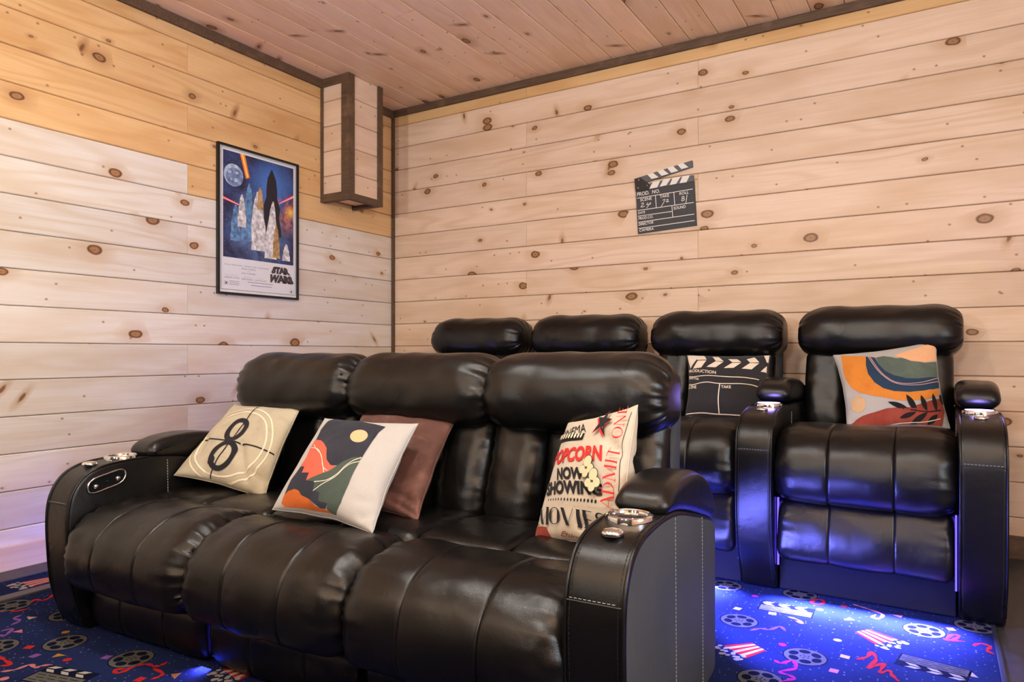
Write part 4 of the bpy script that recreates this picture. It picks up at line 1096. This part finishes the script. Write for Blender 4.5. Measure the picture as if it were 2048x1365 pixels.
_text_cache = {}
def text_shape(s, bold=0.0):
    """triangles of a line of lettering, scaled to the unit square"""
    key = (s, bold)
    if key in _text_cache: return _text_cache[key]
    cu = bpy.data.curves.new('lettering', 'FONT')
    cu.body = s; cu.size = 1.0; cu.offset = bold; cu.resolution_u = 3; cu.fill_mode = 'FRONT'
    ob = bpy.data.objects.new('lettering', cu); COL.objects.link(ob)
    dg = bpy.context.evaluated_depsgraph_get()
    me = bpy.data.meshes.new_from_object(ob.evaluated_get(dg))
    v = np.array([q.co[:] for q in me.vertices])[:, :2]
    f = [tuple(p.vertices) for p in me.polygons]
    v = (v - v.min(0)) / (v.max(0) - v.min(0))
    bpy.data.objects.remove(ob); bpy.data.curves.remove(cu); bpy.data.meshes.remove(me)
    _text_cache[key] = (v, f)
    return v, f
def in_quad(v, q):
    q = [np.array(p, float) for p in q]
    return [tuple((1 - a) * (1 - b) * q[0] + a * (1 - b) * q[1] + a * b * q[2] + (1 - a) * b * q[3]) for a, b in v]
def strip_poly(P, w):
    P = [np.array(p, float) for p in open_curve([(a, b, 0) for a, b in P], 6)] if len(P) > 2 else [np.array((a, b, 0.0)) for a, b in P]
    v = []; f = []
    for i, p in enumerate(P):
        d = P[min(i + 1, len(P) - 1)] - P[max(i - 1, 0)]
        d = d / (np.linalg.norm(d) + 1e-9)
        n_ = np.array((-d[1], d[0], 0)) * w / 2
        v += [tuple((p + n_)[:2]), tuple((p - n_)[:2])]
    for i in range(len(P) - 1): f.append((2 * i, 2 * i + 1, 2 * i + 3, 2 * i + 2))
    return v, f
class Flat:
    """2D shapes in order; later ones lie a hair above earlier ones"""
    def __init__(s): s.items = []; s.mats = []
    def mi(s, m):
        if m not in s.mats: s.mats.append(m)
        return s.mats.index(m)
    def shape(s, m, v, f): s.items.append((s.mi(m), v, f)); return s
    def poly(s, m, P): return s.shape(m, P, [tuple(range(len(P)))])
    def line(s, m, w, P): v, f = strip_poly(P, w); return s.shape(m, v, f)
    def text(s, m, t, q, bold=0.0): v, f = text_shape(t, bold); return s.shape(m, in_quad(v, q), f)
    def ellipse(s, m, cx, cy, rx, ry, n=28, rot=0.0):
        return s.poly(m, [(cx + rx * math.cos(t) * math.cos(rot) - ry * math.sin(t) * math.sin(rot), cy + rx * math.cos(t) * math.sin(rot) + ry * math.sin(t) * math.cos(rot)) for t in [2 * PI * j / n for j in range(n)]])
    def ring(s, m, cx, cy, rx, ry, w, n=48, rot=0.0, a0=0.0, a1=2 * PI):
        v = []; f = []
        for j in range(n + 1):
            t = a0 + (a1 - a0) * j / n
            for k in (-1, 1):
                x, y = (rx + k * w / 2) * math.cos(t), (ry + k * w / 2) * math.sin(t)
                v.append((cx + x * math.cos(rot) - y * math.sin(rot), cy + x * math.sin(rot) + y * math.cos(rot)))
        for j in range(n): f.append((2 * j, 2 * j + 1, 2 * j + 3, 2 * j + 2))
        return s.shape(m, v, f)
    def build(s, name, mapper, parent, mat_of, grid=None, clip=None, step=0.00022, loc=None, base=0.0004):
        V = []; F = []; I = []
        for k, (mi, v, f) in enumerate(s.items):
            bm = bmesh.new()
            vs = [bm.verts.new((p[0], p[1], 0)) for p in v]
            for q in f:
                try: bm.faces.new([vs[i] for i in q])
                except ValueError: pass
            bmesh.ops.triangulate(bm, faces=bm.faces)
            if clip:
                for co, no in (((clip, 0, 0), (-1, 0, 0)), ((1 - clip, 0, 0), (1, 0, 0)), ((0, clip, 0), (0, -1, 0)), ((0, 1 - clip, 0), (0, 1, 0))):
                    bmesh.ops.bisect_plane(bm, geom=bm.verts[:] + bm.edges[:] + bm.faces[:], plane_co=co, plane_no=no, clear_outer=True, dist=1e-6)
            if grid and bm.verts:
                for ax in (0, 1):
                    lo = min(p.co[ax] for p in bm.verts); hi = max(p.co[ax] for p in bm.verts)
                    for g in range(int(math.floor(lo * grid)) + 1, int(math.ceil(hi * grid))):
                        co = [0, 0, 0]; no = [0, 0, 0]; co[ax] = g / grid; no[ax] = 1
                        bmesh.ops.bisect_plane(bm, geom=bm.verts[:] + bm.edges[:] + bm.faces[:], plane_co=co, plane_no=no, dist=1e-6)
            bm.verts.index_update()
            o = len(V)
            h = base + step * k
            V += [mapper(p.co.x, p.co.y, h) for p in bm.verts]
            for q in bm.faces: F.append(tuple(p.index + o for p in q.verts)); I.append(mi)
            bm.free()
        return mesh_obj(name, V, F, [mat_of(m) for m in s.mats], parent, True, I, loc, False)

# ------------------------------------------------------------------ cushions
def cushion(label, corners, mat, thick=0.072, pinch=0.075, wr=0.006, seed=1, back=0.8, fold=(), N=44, name='throw_cushion', sag=0.0, mat_back=None):
    """a soft square pillow stretched between four corners (top left, top right, bottom right, bottom left)"""
    TL, TR, BR, BL = [np.array(c) for c in corners]
    nrm = np.cross(TR - TL + BR - BL, TL - BL + TR - BR); nrm /= np.linalg.norm(nrm)
    cen = (TL + TR + BR + BL) / 4
    if nrm @ (np.array(cam.location[:]) - cen) < 0: nrm = -nrm
    def P(s, t, side=1, h=0.0):
        a, b = 2 * s - 1, 2 * t - 1
        a2 = a * (1 - pinch * (1 - b * b) * a * a * (1 + 0.3 * vnoise(b * 2, seed, 0)))
        b2 = b * (1 - pinch * (1 - a * a) * b * b * (1 + 0.3 * vnoise(a * 2, seed, 3)))
        u, v = (a2 + 1) / 2, (b2 + 1) / 2
        base = TL * (1 - u) * v + TR * u * v + BR * u * (1 - v) + BL * (1 - u) * (1 - v)
        e = max(0.0, (1 - a * a)) ** 0.5 * max(0.0, (1 - b * b)) ** 0.5
        f = thick * e ** 0.85 * (1.0 - sag * (t - 0.38))
        edge = e ** 0.4
        f += wr * edge * (vnoise(s * 3.2, t * 3.2, seed) + 0.5 * vnoise(s * 7, t * 7, seed + 5) + 0.08 * vnoise(s * 15, t * 15, seed + 9))
        for (s0, t0, s1, t1, d, w) in fold:
            ax, ay = s1 - s0, t1 - t0; L2 = ax * ax + ay * ay
            q = ((s - s0) * ax + (t - t0) * ay) / L2
            q = min(1.0, max(0.0, q))
            dd = math.hypot(s - s0 - q * ax, t - t0 - q * ay)
            f -= d * edge * math.exp(-(dd / w) ** 2)
        p = base + nrm * ((f if side > 0 else -f * back) + h)
        return tuple(p)
    V = []; F = []
    for side in (1, -1):
        o = len(V)
        for i in range(N + 1):
            for j in range(N + 1):
                # finer towards the edges
                s = 0.5 - 0.5 * math.cos(PI * i / N); t = 0.5 - 0.5 * math.cos(PI * j / N)
                V.append(P(s, t, side))
        for i in range(N):
            for j in range(N): F.append((o + i * (N + 1) + j, o + (i + 1) * (N + 1) + j, o + (i + 1) * (N + 1) + j + 1, o + i * (N + 1) + j + 1))
    c = Vector(tuple(cen)); c.z = min(p[2] for p in V)
    root = empty(name, c)
    tag(root, label, 'cushion')
    V = [tuple(Vector(p) - c) for p in V]
    me = mesh_obj('cover', V, F, mat, root, True, None, None, False)
    bm = bmesh.new(); bm.from_mesh(me.data)
    bmesh.ops.remove_doubles(bm, verts=bm.verts, dist=0.0004)
    bmesh.ops.recalc_face_normals(bm, faces=bm.faces)
    bm.to_mesh(me.data); bm.free()
    me.data.polygons.foreach_set('use_smooth', [True] * len(me.data.polygons))
    mb = MB()
    B = [P(i / 30, 0) for i in range(30)] + [P(1, i / 30) for i in range(30)] + [P(1 - i / 30, 1) for i in range(30)] + [P(0, 1 - i / 30) for i in range(30)]
    mb.tube([tuple(Vector(p) - c) for p in B], 0.0022, 0, 5, True)
    mb.build('seam', mat, root, True)
    return root, (lambda s, t, h: tuple(Vector(P(s, t, 1, h)) - c))

def add_prints(fl, D, bold=0.02):
    for m, Pq in D['polys']: fl.poly(m, Pq)
    for m, w, Pq in D['lines']: fl.line(m, w, Pq)
    for m, t, q in D['texts']: fl.text(m, t, q, bold)

M['linen_eight'] = fabric('linen_khaki', (0.42, 0.37, 0.27), 0.14, blotch=0.55, blotch_col=(0.27, 0.23, 0.16))
M['linen_cream'] = fabric('linen_cream', (0.40, 0.385, 0.37), 0.08)
M['linen_white'] = fabric('linen_white', (0.49, 0.425, 0.34), 0.08)
M['velvet'] = fabric('brown_velvet', (0.085, 0.034, 0.024), 0.2, rough=0.6, sheen=0.12, blotch=0.9, blotch_col=(0.19, 0.085, 0.065))
M['charcoal'] = fabric('charcoal_linen', (0.024, 0.023, 0.026), 0.25)

# film-countdown cushion
root, mp = cushion('khaki film countdown cushion with a big black 8 leaning in the left sofa corner', EIGHT_C, M['linen_eight'], seed=3, thick=0.062, wr=0.009, sag=0.3,
                   fold=((0.60, 0.42, 0.80, 0.10, 0.020, 0.035), (0.12, 0.42, 0.16, 0.26, 0.014, 0.035), (0.30, 0.15, 0.36, 0.05, 0.008, 0.03), (0.85, 0.18, 0.99, 0.16, 0.022, 0.04)))
fl = Flat()
cx, cy = 0.472, 0.437
for r in (0.392, 0.455): fl.ring('bone', cx, cy, r, r, 0.017, 60)
fl.line('ink', 0.014, [(0.02, 0.42), (cx, cy), (0.985, 0.432)])
fl.line('ink', 0.013, [(0.485, 0.99), (cx, cy), (0.42, 0.01)])
for r in (0.392, 0.455): fl.ring('bone', cx, cy, r, r, 0.015, 16, 0, -0.12, 0.12)
fl.ring('ink', 0.450, 0.580, 0.096, 0.126, 0.056, 40, -0.06)
fl.ring('ink', 0.474, 0.268, 0.114, 0.150, 0.056, 40, -0.04)
fl.ellipse('ink', 0.385, 0.185, 0.036, 0.052, 16)
fl.build('printed_countdown', mp, root, fmat, 30, 0.01, base=0.0016)

# landscape cushion and the brown one behind it
root, mp = cushion('white cushion printed with mountains and a peach sun in front of the brown velvet cushion', MOUNT_C, M['linen_cream'], seed=8, thick=0.070, wr=0.005, sag=0.25,
                   fold=((0.80, 0.75, 0.97, 0.70, 0.008, 0.03), (0.84, 0.17, 0.97, 0.20, 0.010, 0.03), (0.9, 0.06, 0.99, 0.12, 0.012, 0.03)))
fl = Flat(); add_prints(fl, PRINT_MOUNTAIN); fl.build('printed_landscape', mp, root, fmat, 30, 0.01, base=0.0016)
cushion('plain brown velvet cushion behind the mountain cushion on the sofa', BROWN_C, M['velvet'], seed=15, wr=0.010, thick=0.062,
        fold=((0.62, 0.18, 0.95, 0.12, 0.022, 0.03), (0.7, 0.1, 0.98, 0.03, 0.02, 0.025), (0.72, 0.62, 0.9, 0.66, 0.010, 0.04)))

# popcorn cushion
root, mp = cushion('cream cushion printed with red and black cinema words beside the right sofa arm', POP_C, M['linen_white'], seed=21, thick=0.055, pinch=0.06, wr=0.005, back=1.7, sag=0.2,
                   fold=((0.75, 0.75, 0.95, 0.62, 0.014, 0.04), (0.62, 0.10, 0.92, 0.16, 0.014, 0.035)))
fl = Flat()
D = PRINT_POPCORN
for m, Pq in D['polys']: fl.poly(m, Pq)
for m, w, Pq in D['lines']: fl.line(m, w, Pq)
pts = dict(D['pts'])
def serif_text(fl, m, word, q, thick=0.16, thin=0.045):
    """roman capitals with heavy and light strokes and slab ends, mapped to a quad"""
    G = {'A': ([((0.0, 0), (0.48, 1), 0), ((0.48, 1), (1.0, 0), 1), ((0.2, 0.33), (0.78, 0.33), 0)], [0, 1.0]), 'D': ([((0.15, 0), (0.15, 1), 1)], [0.15]), 'M': ([((0.08, 0), (0.1, 1), 0), ((0.1, 1), (0.5, 0.05), 1), ((0.5, 0.05), (0.9, 1), 0), ((0.9, 1), (0.92, 0), 1)], [0.08, 0.92]),
         'I': ([((0.5, 0), (0.5, 1), 1)], [0.5]), 'T': ([((0.5, 0), (0.5, 1), 1), ((0.02, 0.97), (0.98, 0.97), 0)], [0.5]), 'N': ([((0.1, 0), (0.1, 1), 0), ((0.1, 1), (0.9, 0), 1), ((0.9, 0), (0.9, 1), 0)], [0.1]),
         'E': ([((0.2, 0), (0.2, 1), 1), ((0.2, 0.97), (0.9, 0.97), 0), ((0.2, 0.52), (0.7, 0.52), 0), ((0.2, 0.03), (0.95, 0.03), 0)], [0.2]), 'V': ([((0.05, 1), (0.5, 0), 1), ((0.5, 0), (0.95, 1), 0)], []), 'O': ([], []), 'S': ([], []), ' ': ([], [])}
    W = {'I': 0.45, ' ': 0.45, 'M': 1.25, 'O': 1.1, 'E': 0.8, 'S': 0.75}
    tot = sum(W.get(c, 1.0) + 0.12 for c in word) - 0.12
    x = 0.0
    def put(v, f): fl.shape(m, in_quad([(a / tot, b) for a, b in v], q), f)
    for c in word:
        w = W.get(c, 1.0)
        for a, b, heavy in G[c][0]:
            t = (thick if heavy else thin) / 2
            horiz = abs(a[1] - b[1]) < 0.01
            if horiz: v = [(x + a[0] * w, a[1] - t), (x + b[0] * w, b[1] - t), (x + b[0] * w, b[1] + t), (x + a[0] * w, a[1] + t)]
            else: v = [(x + a[0] * w - t, a[1]), (x + a[0] * w + t, a[1]), (x + b[0] * w + t, b[1]), (x + b[0] * w - t, b[1])]
            put(v, [(0, 1, 2, 3)])
        for s_ in G[c][1]:
            for yy in (0.0, 0.96) if c not in 'A' else (0.0,):
                put([(x + s_ * w - 0.16, yy), (x + s_ * w + 0.16, yy), (x + s_ * w + 0.16, yy + 0.04), (x + s_ * w - 0.16, yy + 0.04)], [(0, 1, 2, 3)])
        if c in 'OD':
            v = []; f = []
            n_ = 32
            for j in range(n_ + 1):
                a = (2 * PI * j / n_) if c == 'O' else (-PI / 2 + PI * j / n_)
                tt = thin + (thick - thin) * abs(math.cos(a)) ** 1.5
                if c == 'O': ox, rx = 0.5 * w, 0.5 * w
                else: ox, rx = 0.15 * w, 0.82 * w
                v += [(x + ox + rx * math.cos(a), 0.5 + 0.5 * math.sin(a)), (x + ox + (rx - tt) * math.cos(a), 0.5 + (0.5 - thin) * math.sin(a))]
            for j in range(n_): f.append((2 * j, 2 * j + 1, 2 * j + 3, 2 * j + 2))
            put(v, f)
        if c == 'S':
            cur = open_curve([(0.9, 0.8, 0), (0.7, 0.97, 0), (0.3, 0.95, 0), (0.12, 0.76, 0), (0.35, 0.56, 0), (0.7, 0.42, 0), (0.88, 0.24, 0), (0.7, 0.04, 0), (0.3, 0.04, 0), (0.08, 0.2, 0)], 5)
            v = []; f = []
            for j, p in enumerate(cur):
                d = cur[min(j + 1, len(cur) - 1)] - cur[max(j - 1, 0)]; d.normalize()
                t = thin / 2 + (thick - thin) / 2 * math.exp(-((j / len(cur) - 0.5) / 0.2) ** 2)
                v += [(x + p.x * w - d.y * t, p.y + d.x * t), (x + p.x * w + d.y * t, p.y - d.x * t)]
            for j in range(len(cur) - 1): f.append((2 * j, 2 * j + 1, 2 * j + 3, 2 * j + 2))
            put(v, f)
        x += w + 0.12
for m, t, q in D['texts']:
    if t == 'MOVIES':
        serif_text(fl, m, t, q, 0.26, 0.04)
    elif t in ('Enjoy', 'the'): fl.text(m, t, q, 0.0)
    elif t == 'CINEMA': fl.text(m, t, q, 0.0)
    else:
        fl.text(m, t, q, 0.045)
for j in range(9):
    a = j / 8.0
    fl.ellipse('bone', 0.06 + 0.40 * a, 0.822 - 0.044 * a, 0.015, 0.024, 12)
for off, m in ((0.012, 'red'), (0.0, 'ink')):
    sx, sy = 0.70 - off, 0.872 - off
    P = []
    for j in range(10):
        r = 0.13 if j % 2 == 0 else 0.05
        a = PI / 2 + j * PI / 5 - 0.25
        P.append((sx + r * math.cos(a) * 0.9, sy + r * math.sin(a)))
    fl.shape(m, P + [(sx, sy)], [(j, (j + 1) % 10, 10) for j in range(10)])
for j in range(16):
    a = j / 15.0
    fl.ellipse('ink', 0.22 + 0.596 * a, 0.276 - 0.02 * a, 0.007 + 0.005 * a, 0.010 + 0.004 * a, 10)
for kx, ky in ((0.668, 0.505), (0.765, 0.405)):
    for r_, m in ((1.12, 'ink'), (1.0, 'kernel')):
        for dx, dy, r in ((0, 0.035, 0.045), (-0.045, -0.025, 0.033), (0.045, -0.02, 0.036), (0.0, -0.055, 0.034)):
            fl.ellipse(m, kx + dx, ky + dy, r * r_, r * r_ * 0.95, 16)
serif_text(fl, 'red', 'ADMIT ONE', [(0.975, 0.22), (0.985, 0.965), (0.895, 0.965), (0.87, 0.22)], 0.17, 0.05)
serif_text(fl, 'red', 'TIX', [(0.085, 0.33), (0.085, 0.55), (0.02, 0.55), (0.02, 0.33)], 0.17, 0.05) if False else None
fl.build('printed_words', mp, root, fmat, 30, 0.008, base=0.0016)

# clapperboard cushion and leaf cushion on the rear recliners
root, mp = cushion('charcoal cushion printed as a clapperboard on the third back-row recliner', CLAP_C, M['charcoal'], seed=27, thick=0.055, wr=0.004)
fl = Flat(); add_prints(fl, PRINT_CLAPPER, 0.02); fl.build('printed_clapperboard', mp, root, fmat, 30, 0.006, base=0.0016)
root, mp = cushion('cream cushion with orange and blue arcs and a black leaf on the end recliner', LEAF_C, M['linen_cream'], seed=33, thick=0.058, wr=0.006,
                   fold=((0.05, 0.10, 0.28, 0.03, 0.016, 0.03), (0.06, 0.42, 0.14, 0.38, 0.012, 0.03), (0.9, 0.42, 0.98, 0.46, 0.012, 0.03), (0.3, 0.14, 0.8, 0.20, 0.006, 0.05)))
fl = Flat(); add_prints(fl, PRINT_LEAF); fl.build('printed_shapes', mp, root, fmat, 30, 0.01, base=0.0016)

# ------------------------------------------------------------------ film slate on the back wall
slate = empty('clapperboard', (2.038, -0.002, 1.756))
slate.rotation_euler = (0, -math.radians(2.95), 0)
tag(slate, 'black and white film clapperboard hanging open on the back wall', 'clapperboard')
M['slate'] = simple('slate_black', (0.030, 0.031, 0.036), 0.55)
M['slate_grey'] = simple('stick_grey', (0.085, 0.085, 0.095), 0.5)
M['hinge'] = simple('hinge_plate', (0.020, 0.016, 0.015), 0.5, 0.3)
M['slate_white'] = simple('slate_white', (0.74, 0.70, 0.64), 0.6)
SP = {}
for m, P in PRINT_SLATE['polys']: SP.setdefault(m, []).append(P)
def extrude(P, y0, y1, name, mat, parent, bev=0.0008):
    bm = bmesh.new()
    v = [bm.verts.new((x, y1, z)) for x, z in P]
    f = bm.faces.new(v)
    r = bmesh.ops.extrude_face_region(bm, geom=[f])
    for q in r['geom']:
        if isinstance(q, bmesh.types.BMVert): q.co.y = y0
    bmesh.ops.recalc_face_normals(bm, faces=bm.faces)
    if bev: bmesh.ops.bevel(bm, geom=bm.edges[:], offset=bev, segments=1, affect='EDGES')
    me = bpy.data.meshes.new(name); bm.to_mesh(me); bm.free()
    me.materials.append(mat)
    o = bpy.data.objects.new(name, me); COL.objects.link(o); o.parent = parent
    return o
extrude(SP['slate'][0], -0.011, 0.0, 'slate', M['slate'], slate)
low = extrude(SP['lowstick'][0], -0.014, 0.0, 'lower_stick', M['slate_grey'], slate)
up = extrude(SP['upstick'][0], -0.014, 0.0, 'clap_stick', M['slate_grey'], slate)
extrude(SP['plate'][0], -0.0165, -0.0141, 'hinge_plate', M['hinge'], slate, 0.0004)
for k, p in PRINT_SLATE['pts']:
    MB().lathe([(0.0042, 0), (0.0036, -0.0015), (0, -0.002)], (p[0], -0.0165, p[1]), 12, 0, 'y').build('screw', M['chrome'], slate, True)
for key, par in (('white', low), ('whiteup', up)):
    fl = Flat()
    for P in SP[key]: fl.poly('w', P)
    fl.build('white_stripes', lambda u, v, h: (u, -0.014 - h, v), par, lambda m: M['slate_white'])
fl = Flat()
for m, w, P in PRINT_SLATE['lines']: fl.line(m, w, P)
for m, t, q in PRINT_SLATE['texts']: fl.text(m, t, q, 0.012)
fl.build('slate_lettering', lambda u, v, h: (u, -0.011 - h, v), slate, lambda m: M['slate_white'], step=0.00003)

# ------------------------------------------------------------------ framed poster on the left wall (u = along the wall, v = up)
poster = empty('framed_poster', (0.0, -1.575, 1.357))
tag(poster, 'black framed space adventure film poster hanging on the left wall', 'poster')
PW, PH = 0.612, 0.903
fr = MB()
t = 0.014
for a, b in (((0.0, 0, 0), (0.022, t, PH)), ((0.0, PW - t, 0), (0.022, PW, PH)), ((0.0, t, 0), (0.022, PW - t, t)), ((0.0, t, PH - t), (0.022, PW - t, PH))): fr.box(a, b, 0, 0.003)
fr.build('frame', M['frame_black'], poster)
M['paper'] = simple('poster_paper', (0.70, 0.70, 0.72), 0.35)
MB().box((0.004, t, t), (0.0085, PW - t, PH - t)).build('paper', M['paper'], poster)
def art_mat():
    m, nt, b = new_mat('space_art')
    k = NT(nt)
    tc = k.n('ShaderNodeTexCoord').outputs['Object']
    sep = k.n('ShaderNodeSeparateXYZ'); nt.links.new(tc, sep.inputs[0])
    def glow(u, v, r):
        d = k.math('SQRT', k.math('ADD', k.math('POWER', k.math('SUBTRACT', sep.outputs[1], u), 2.0), k.math('POWER', k.math('SUBTRACT', sep.outputs[2], v), 2.0)))
        return k.ramp(k.math('DIVIDE', d, r), [(0.0, 1.0), (1.0, 0.0)])
    n1 = k.noise(tc, 9.0, 6, 0.65, 0.6)
    c = k.mix(k.ramp(n1, [(0.38, 0.0), (0.7, 1.0)]), (0.012, 0.012, 0.035), (0.035, 0.07, 0.22))
    c = k.mix(glow(0.40, 0.72, 0.20), c, (0.06, 0.20, 0.62))
    c = k.mix(k.math('MULTIPLY', glow(0.30, 0.42, 0.26), k.ramp(n1, [(0.4, 0.2), (0.65, 1.0)])), c, (0.20, 0.34, 0.60))
    n2 = k.noise(tc, 26.0, 4, 0.6, 0.4)
    c = k.mix(k.math('MULTIPLY', glow(0.54, 0.55, 0.15), k.ramp(n2, [(0.42, 0.0), (0.62, 1.0)])), c, (0.80, 0.20, 0.03))
    c = k.mix(k.math('MULTIPLY', glow(0.55, 0.57, 0.05), 0.9), c, (0.95, 0.55, 0.08))
    st = k.n('ShaderNodeTexVoronoi', feature='F1'); k.put(st.inputs['Vector'], tc); st.inputs['Scale'].default_value = 60.0
    c = k.mix(k.math('LESS_THAN', st.outputs['Distance'], 0.10), c, (0.35, 0.45, 0.65))
    nt.links.new(c, b.inputs['Base Color'])
    b.inputs['Roughness'].default_value = 0.3
    return m
PCOL = {'art': art_mat(), 'ink': simple('poster_ink', (0.05, 0.04, 0.045), 0.4), 'faint': simple('poster_faint', (0.36, 0.36, 0.40), 0.4), 'planet': simple('poster_planet', (0.16, 0.22, 0.38), 0.4, noise_amt=0.6, noise_scale=30), 'planet_lit': simple('poster_planet_lit', (0.40, 0.50, 0.66), 0.4, noise_amt=0.4, noise_scale=40),
        'flame': simple('poster_flame', (0.85, 0.22, 0.02), 0.4), 'flame_core': simple('poster_flame_core', (0.95, 0.62, 0.18), 0.4), 'beam': simple('poster_beam', (0.75, 0.05, 0.10), 0.4), 'beam_core': simple('poster_beam_core', (0.9, 0.65, 0.65), 0.4),
        'rock': simple('poster_rock', (0.60, 0.58, 0.58), 0.4, noise_amt=0.5, noise_scale=45), 'rock_tan': simple('poster_rock_tan', (0.40, 0.24, 0.10), 0.4, noise_amt=0.5, noise_scale=45), 'rock_blue': simple('poster_rock_blue', (0.10, 0.22, 0.40), 0.4, noise_amt=0.6, noise_scale=40), 'dark': simple('poster_dark', (0.010, 0.011, 0.022), 0.35)}
fl = Flat()
fl.poly('art', [(0.043, 0.226), (0.575, 0.226), (0.575, 0.868), (0.043, 0.868)])
fl.ellipse('planet_lit', 0.116, 0.727, 0.068, 0.068, 40)
fl.ellipse('planet', 0.123, 0.717, 0.060, 0.056, 36)
for j, (u, v, r) in enumerate(((0.09, 0.74, 0.012), (0.13, 0.70, 0.016), (0.14, 0.745, 0.010), (0.10, 0.70, 0.008))): fl.ellipse('planet_lit', u, v, r, r * 0.8, 14)
fl.poly('flame', [(0.160, 0.868), (0.198, 0.868), (0.232, 0.735), (0.205, 0.722)])
fl.poly('flame_core', [(0.172, 0.868), (0.184, 0.868), (0.222, 0.738), (0.212, 0.734)])
for P in ([(0.043, 0.588), (0.043, 0.570), (0.165, 0.548), (0.165, 0.556)], [(0.575, 0.694), (0.575, 0.672), (0.455, 0.612), (0.455, 0.622)]):
    fl.poly('beam', P)
for P in ([(0.043, 0.581), (0.043, 0.576), (0.160, 0.551), (0.160, 0.554)], [(0.575, 0.686), (0.575, 0.678), (0.46, 0.615), (0.46, 0.619)]):
    fl.poly('beam_core', P)
# plain standing crags in place of the printed figures
_r = random.Random(9)
def crag(m, u, v0, v1, w, lean=0.0):
    L = []; Rr = []
    for j in range(8):
        a = j / 7
        ww = w * (1 - a) ** 0.55 * (1 + _r.uniform(-0.18, 0.18)) + 0.004
        L.append((u + lean * a - ww, v0 + (v1 - v0) * a)); Rr.append((u + lean * a + ww, v0 + (v1 - v0) * a))
    fl.poly(m, L + Rr[::-1])
crag('dark', 0.40, 0.40, 0.82, 0.075)
crag('rock_blue', 0.21, 0.34, 0.70, 0.045, 0.02)
crag('rock', 0.30, 0.29, 0.66, 0.060, -0.01)
crag('rock', 0.39, 0.25, 0.62, 0.050, 0.02)
crag('rock_blue', 0.13, 0.33, 0.55, 0.035)
crag('rock', 0.175, 0.42, 0.62, 0.030)
crag('rock_tan', 0.435, 0.26, 0.47, 0.030)
crag('rock', 0.515, 0.25, 0.36, 0.030)
crag('rock_tan', 0.31, 0.55, 0.69, 0.022)
for (a, b) in (((0.028, 0.031), (0.59, 0.031)), ((0.59, 0.031), (0.59, 0.882)), ((0.59, 0.882), (0.028, 0.882)), ((0.028, 0.882), (0.028, 0.031))): fl.line('ink', 0.0022, [a, b])
fl.text('ink', 'STAR', [(0.392, 0.158), (0.552, 0.158), (0.530, 0.205), (0.412, 0.205)], 0.09)
fl.text('ink', 'WARS', [(0.362, 0.100), (0.582, 0.100), (0.556, 0.153), (0.388, 0.153)], 0.09)
def tl(s, u0, u1, v, h): fl.text('faint', s, [(u0, v), (u1, v), (u1, v + h), (u0, v + h)])
tl('Starring  MARK HAMILL  HARRISON FORD  CARRIE FISHER', 0.052, 0.375, 0.176, 0.010)
tl('PETER CUSHING', 0.172, 0.275, 0.160, 0.010)
tl('and', 0.215, 0.232, 0.148, 0.006)
tl('ALEC GUINNESS', 0.172, 0.275, 0.133, 0.010)
tl('Written and Directed by', 0.052, 0.15, 0.118, 0.005)
tl('GEORGE LUCAS', 0.052, 0.155, 0.099, 0.012)
tl('Produced by', 0.185, 0.235, 0.115, 0.005)
tl('GARY KURTZ', 0.172, 0.255, 0.097, 0.012)
tl('Music by', 0.295, 0.33, 0.112, 0.005)
tl('JOHN WILLIAMS', 0.268, 0.357, 0.095, 0.012)
fl.line('faint', 0.004, [(0.215, 0.086), (0.41, 0.086)])
fl.line('faint', 0.004, [(0.240, 0.068), (0.40, 0.068)])
for v in (0.083, 0.073, 0.063): fl.line('faint', 0.003, [(0.085, v), (0.155, v)])
fl.line('ink', 0.0015, [(0.052, 0.062), (0.075, 0.062)]); fl.line('ink', 0.0015, [(0.052, 0.078), (0.075, 0.078)]); fl.line('ink', 0.0015, [(0.052, 0.062), (0.052, 0.078)]); fl.line('ink', 0.0015, [(0.075, 0.062), (0.075, 0.078)]); fl.poly('ink', [(0.059, 0.065), (0.068, 0.065), (0.068, 0.075), (0.059, 0.075)])
fl.ring('faint', 0.555, 0.053, 0.014, 0.014, 0.0015, 20); fl.poly('ink', [(0.549, 0.045), (0.561, 0.045), (0.559, 0.060), (0.553, 0.056)])
fl.build('printed_art', lambda u, v, h: (0.0085 + h, u, v), poster, lambda m: PCOL[m], step=0.00004)
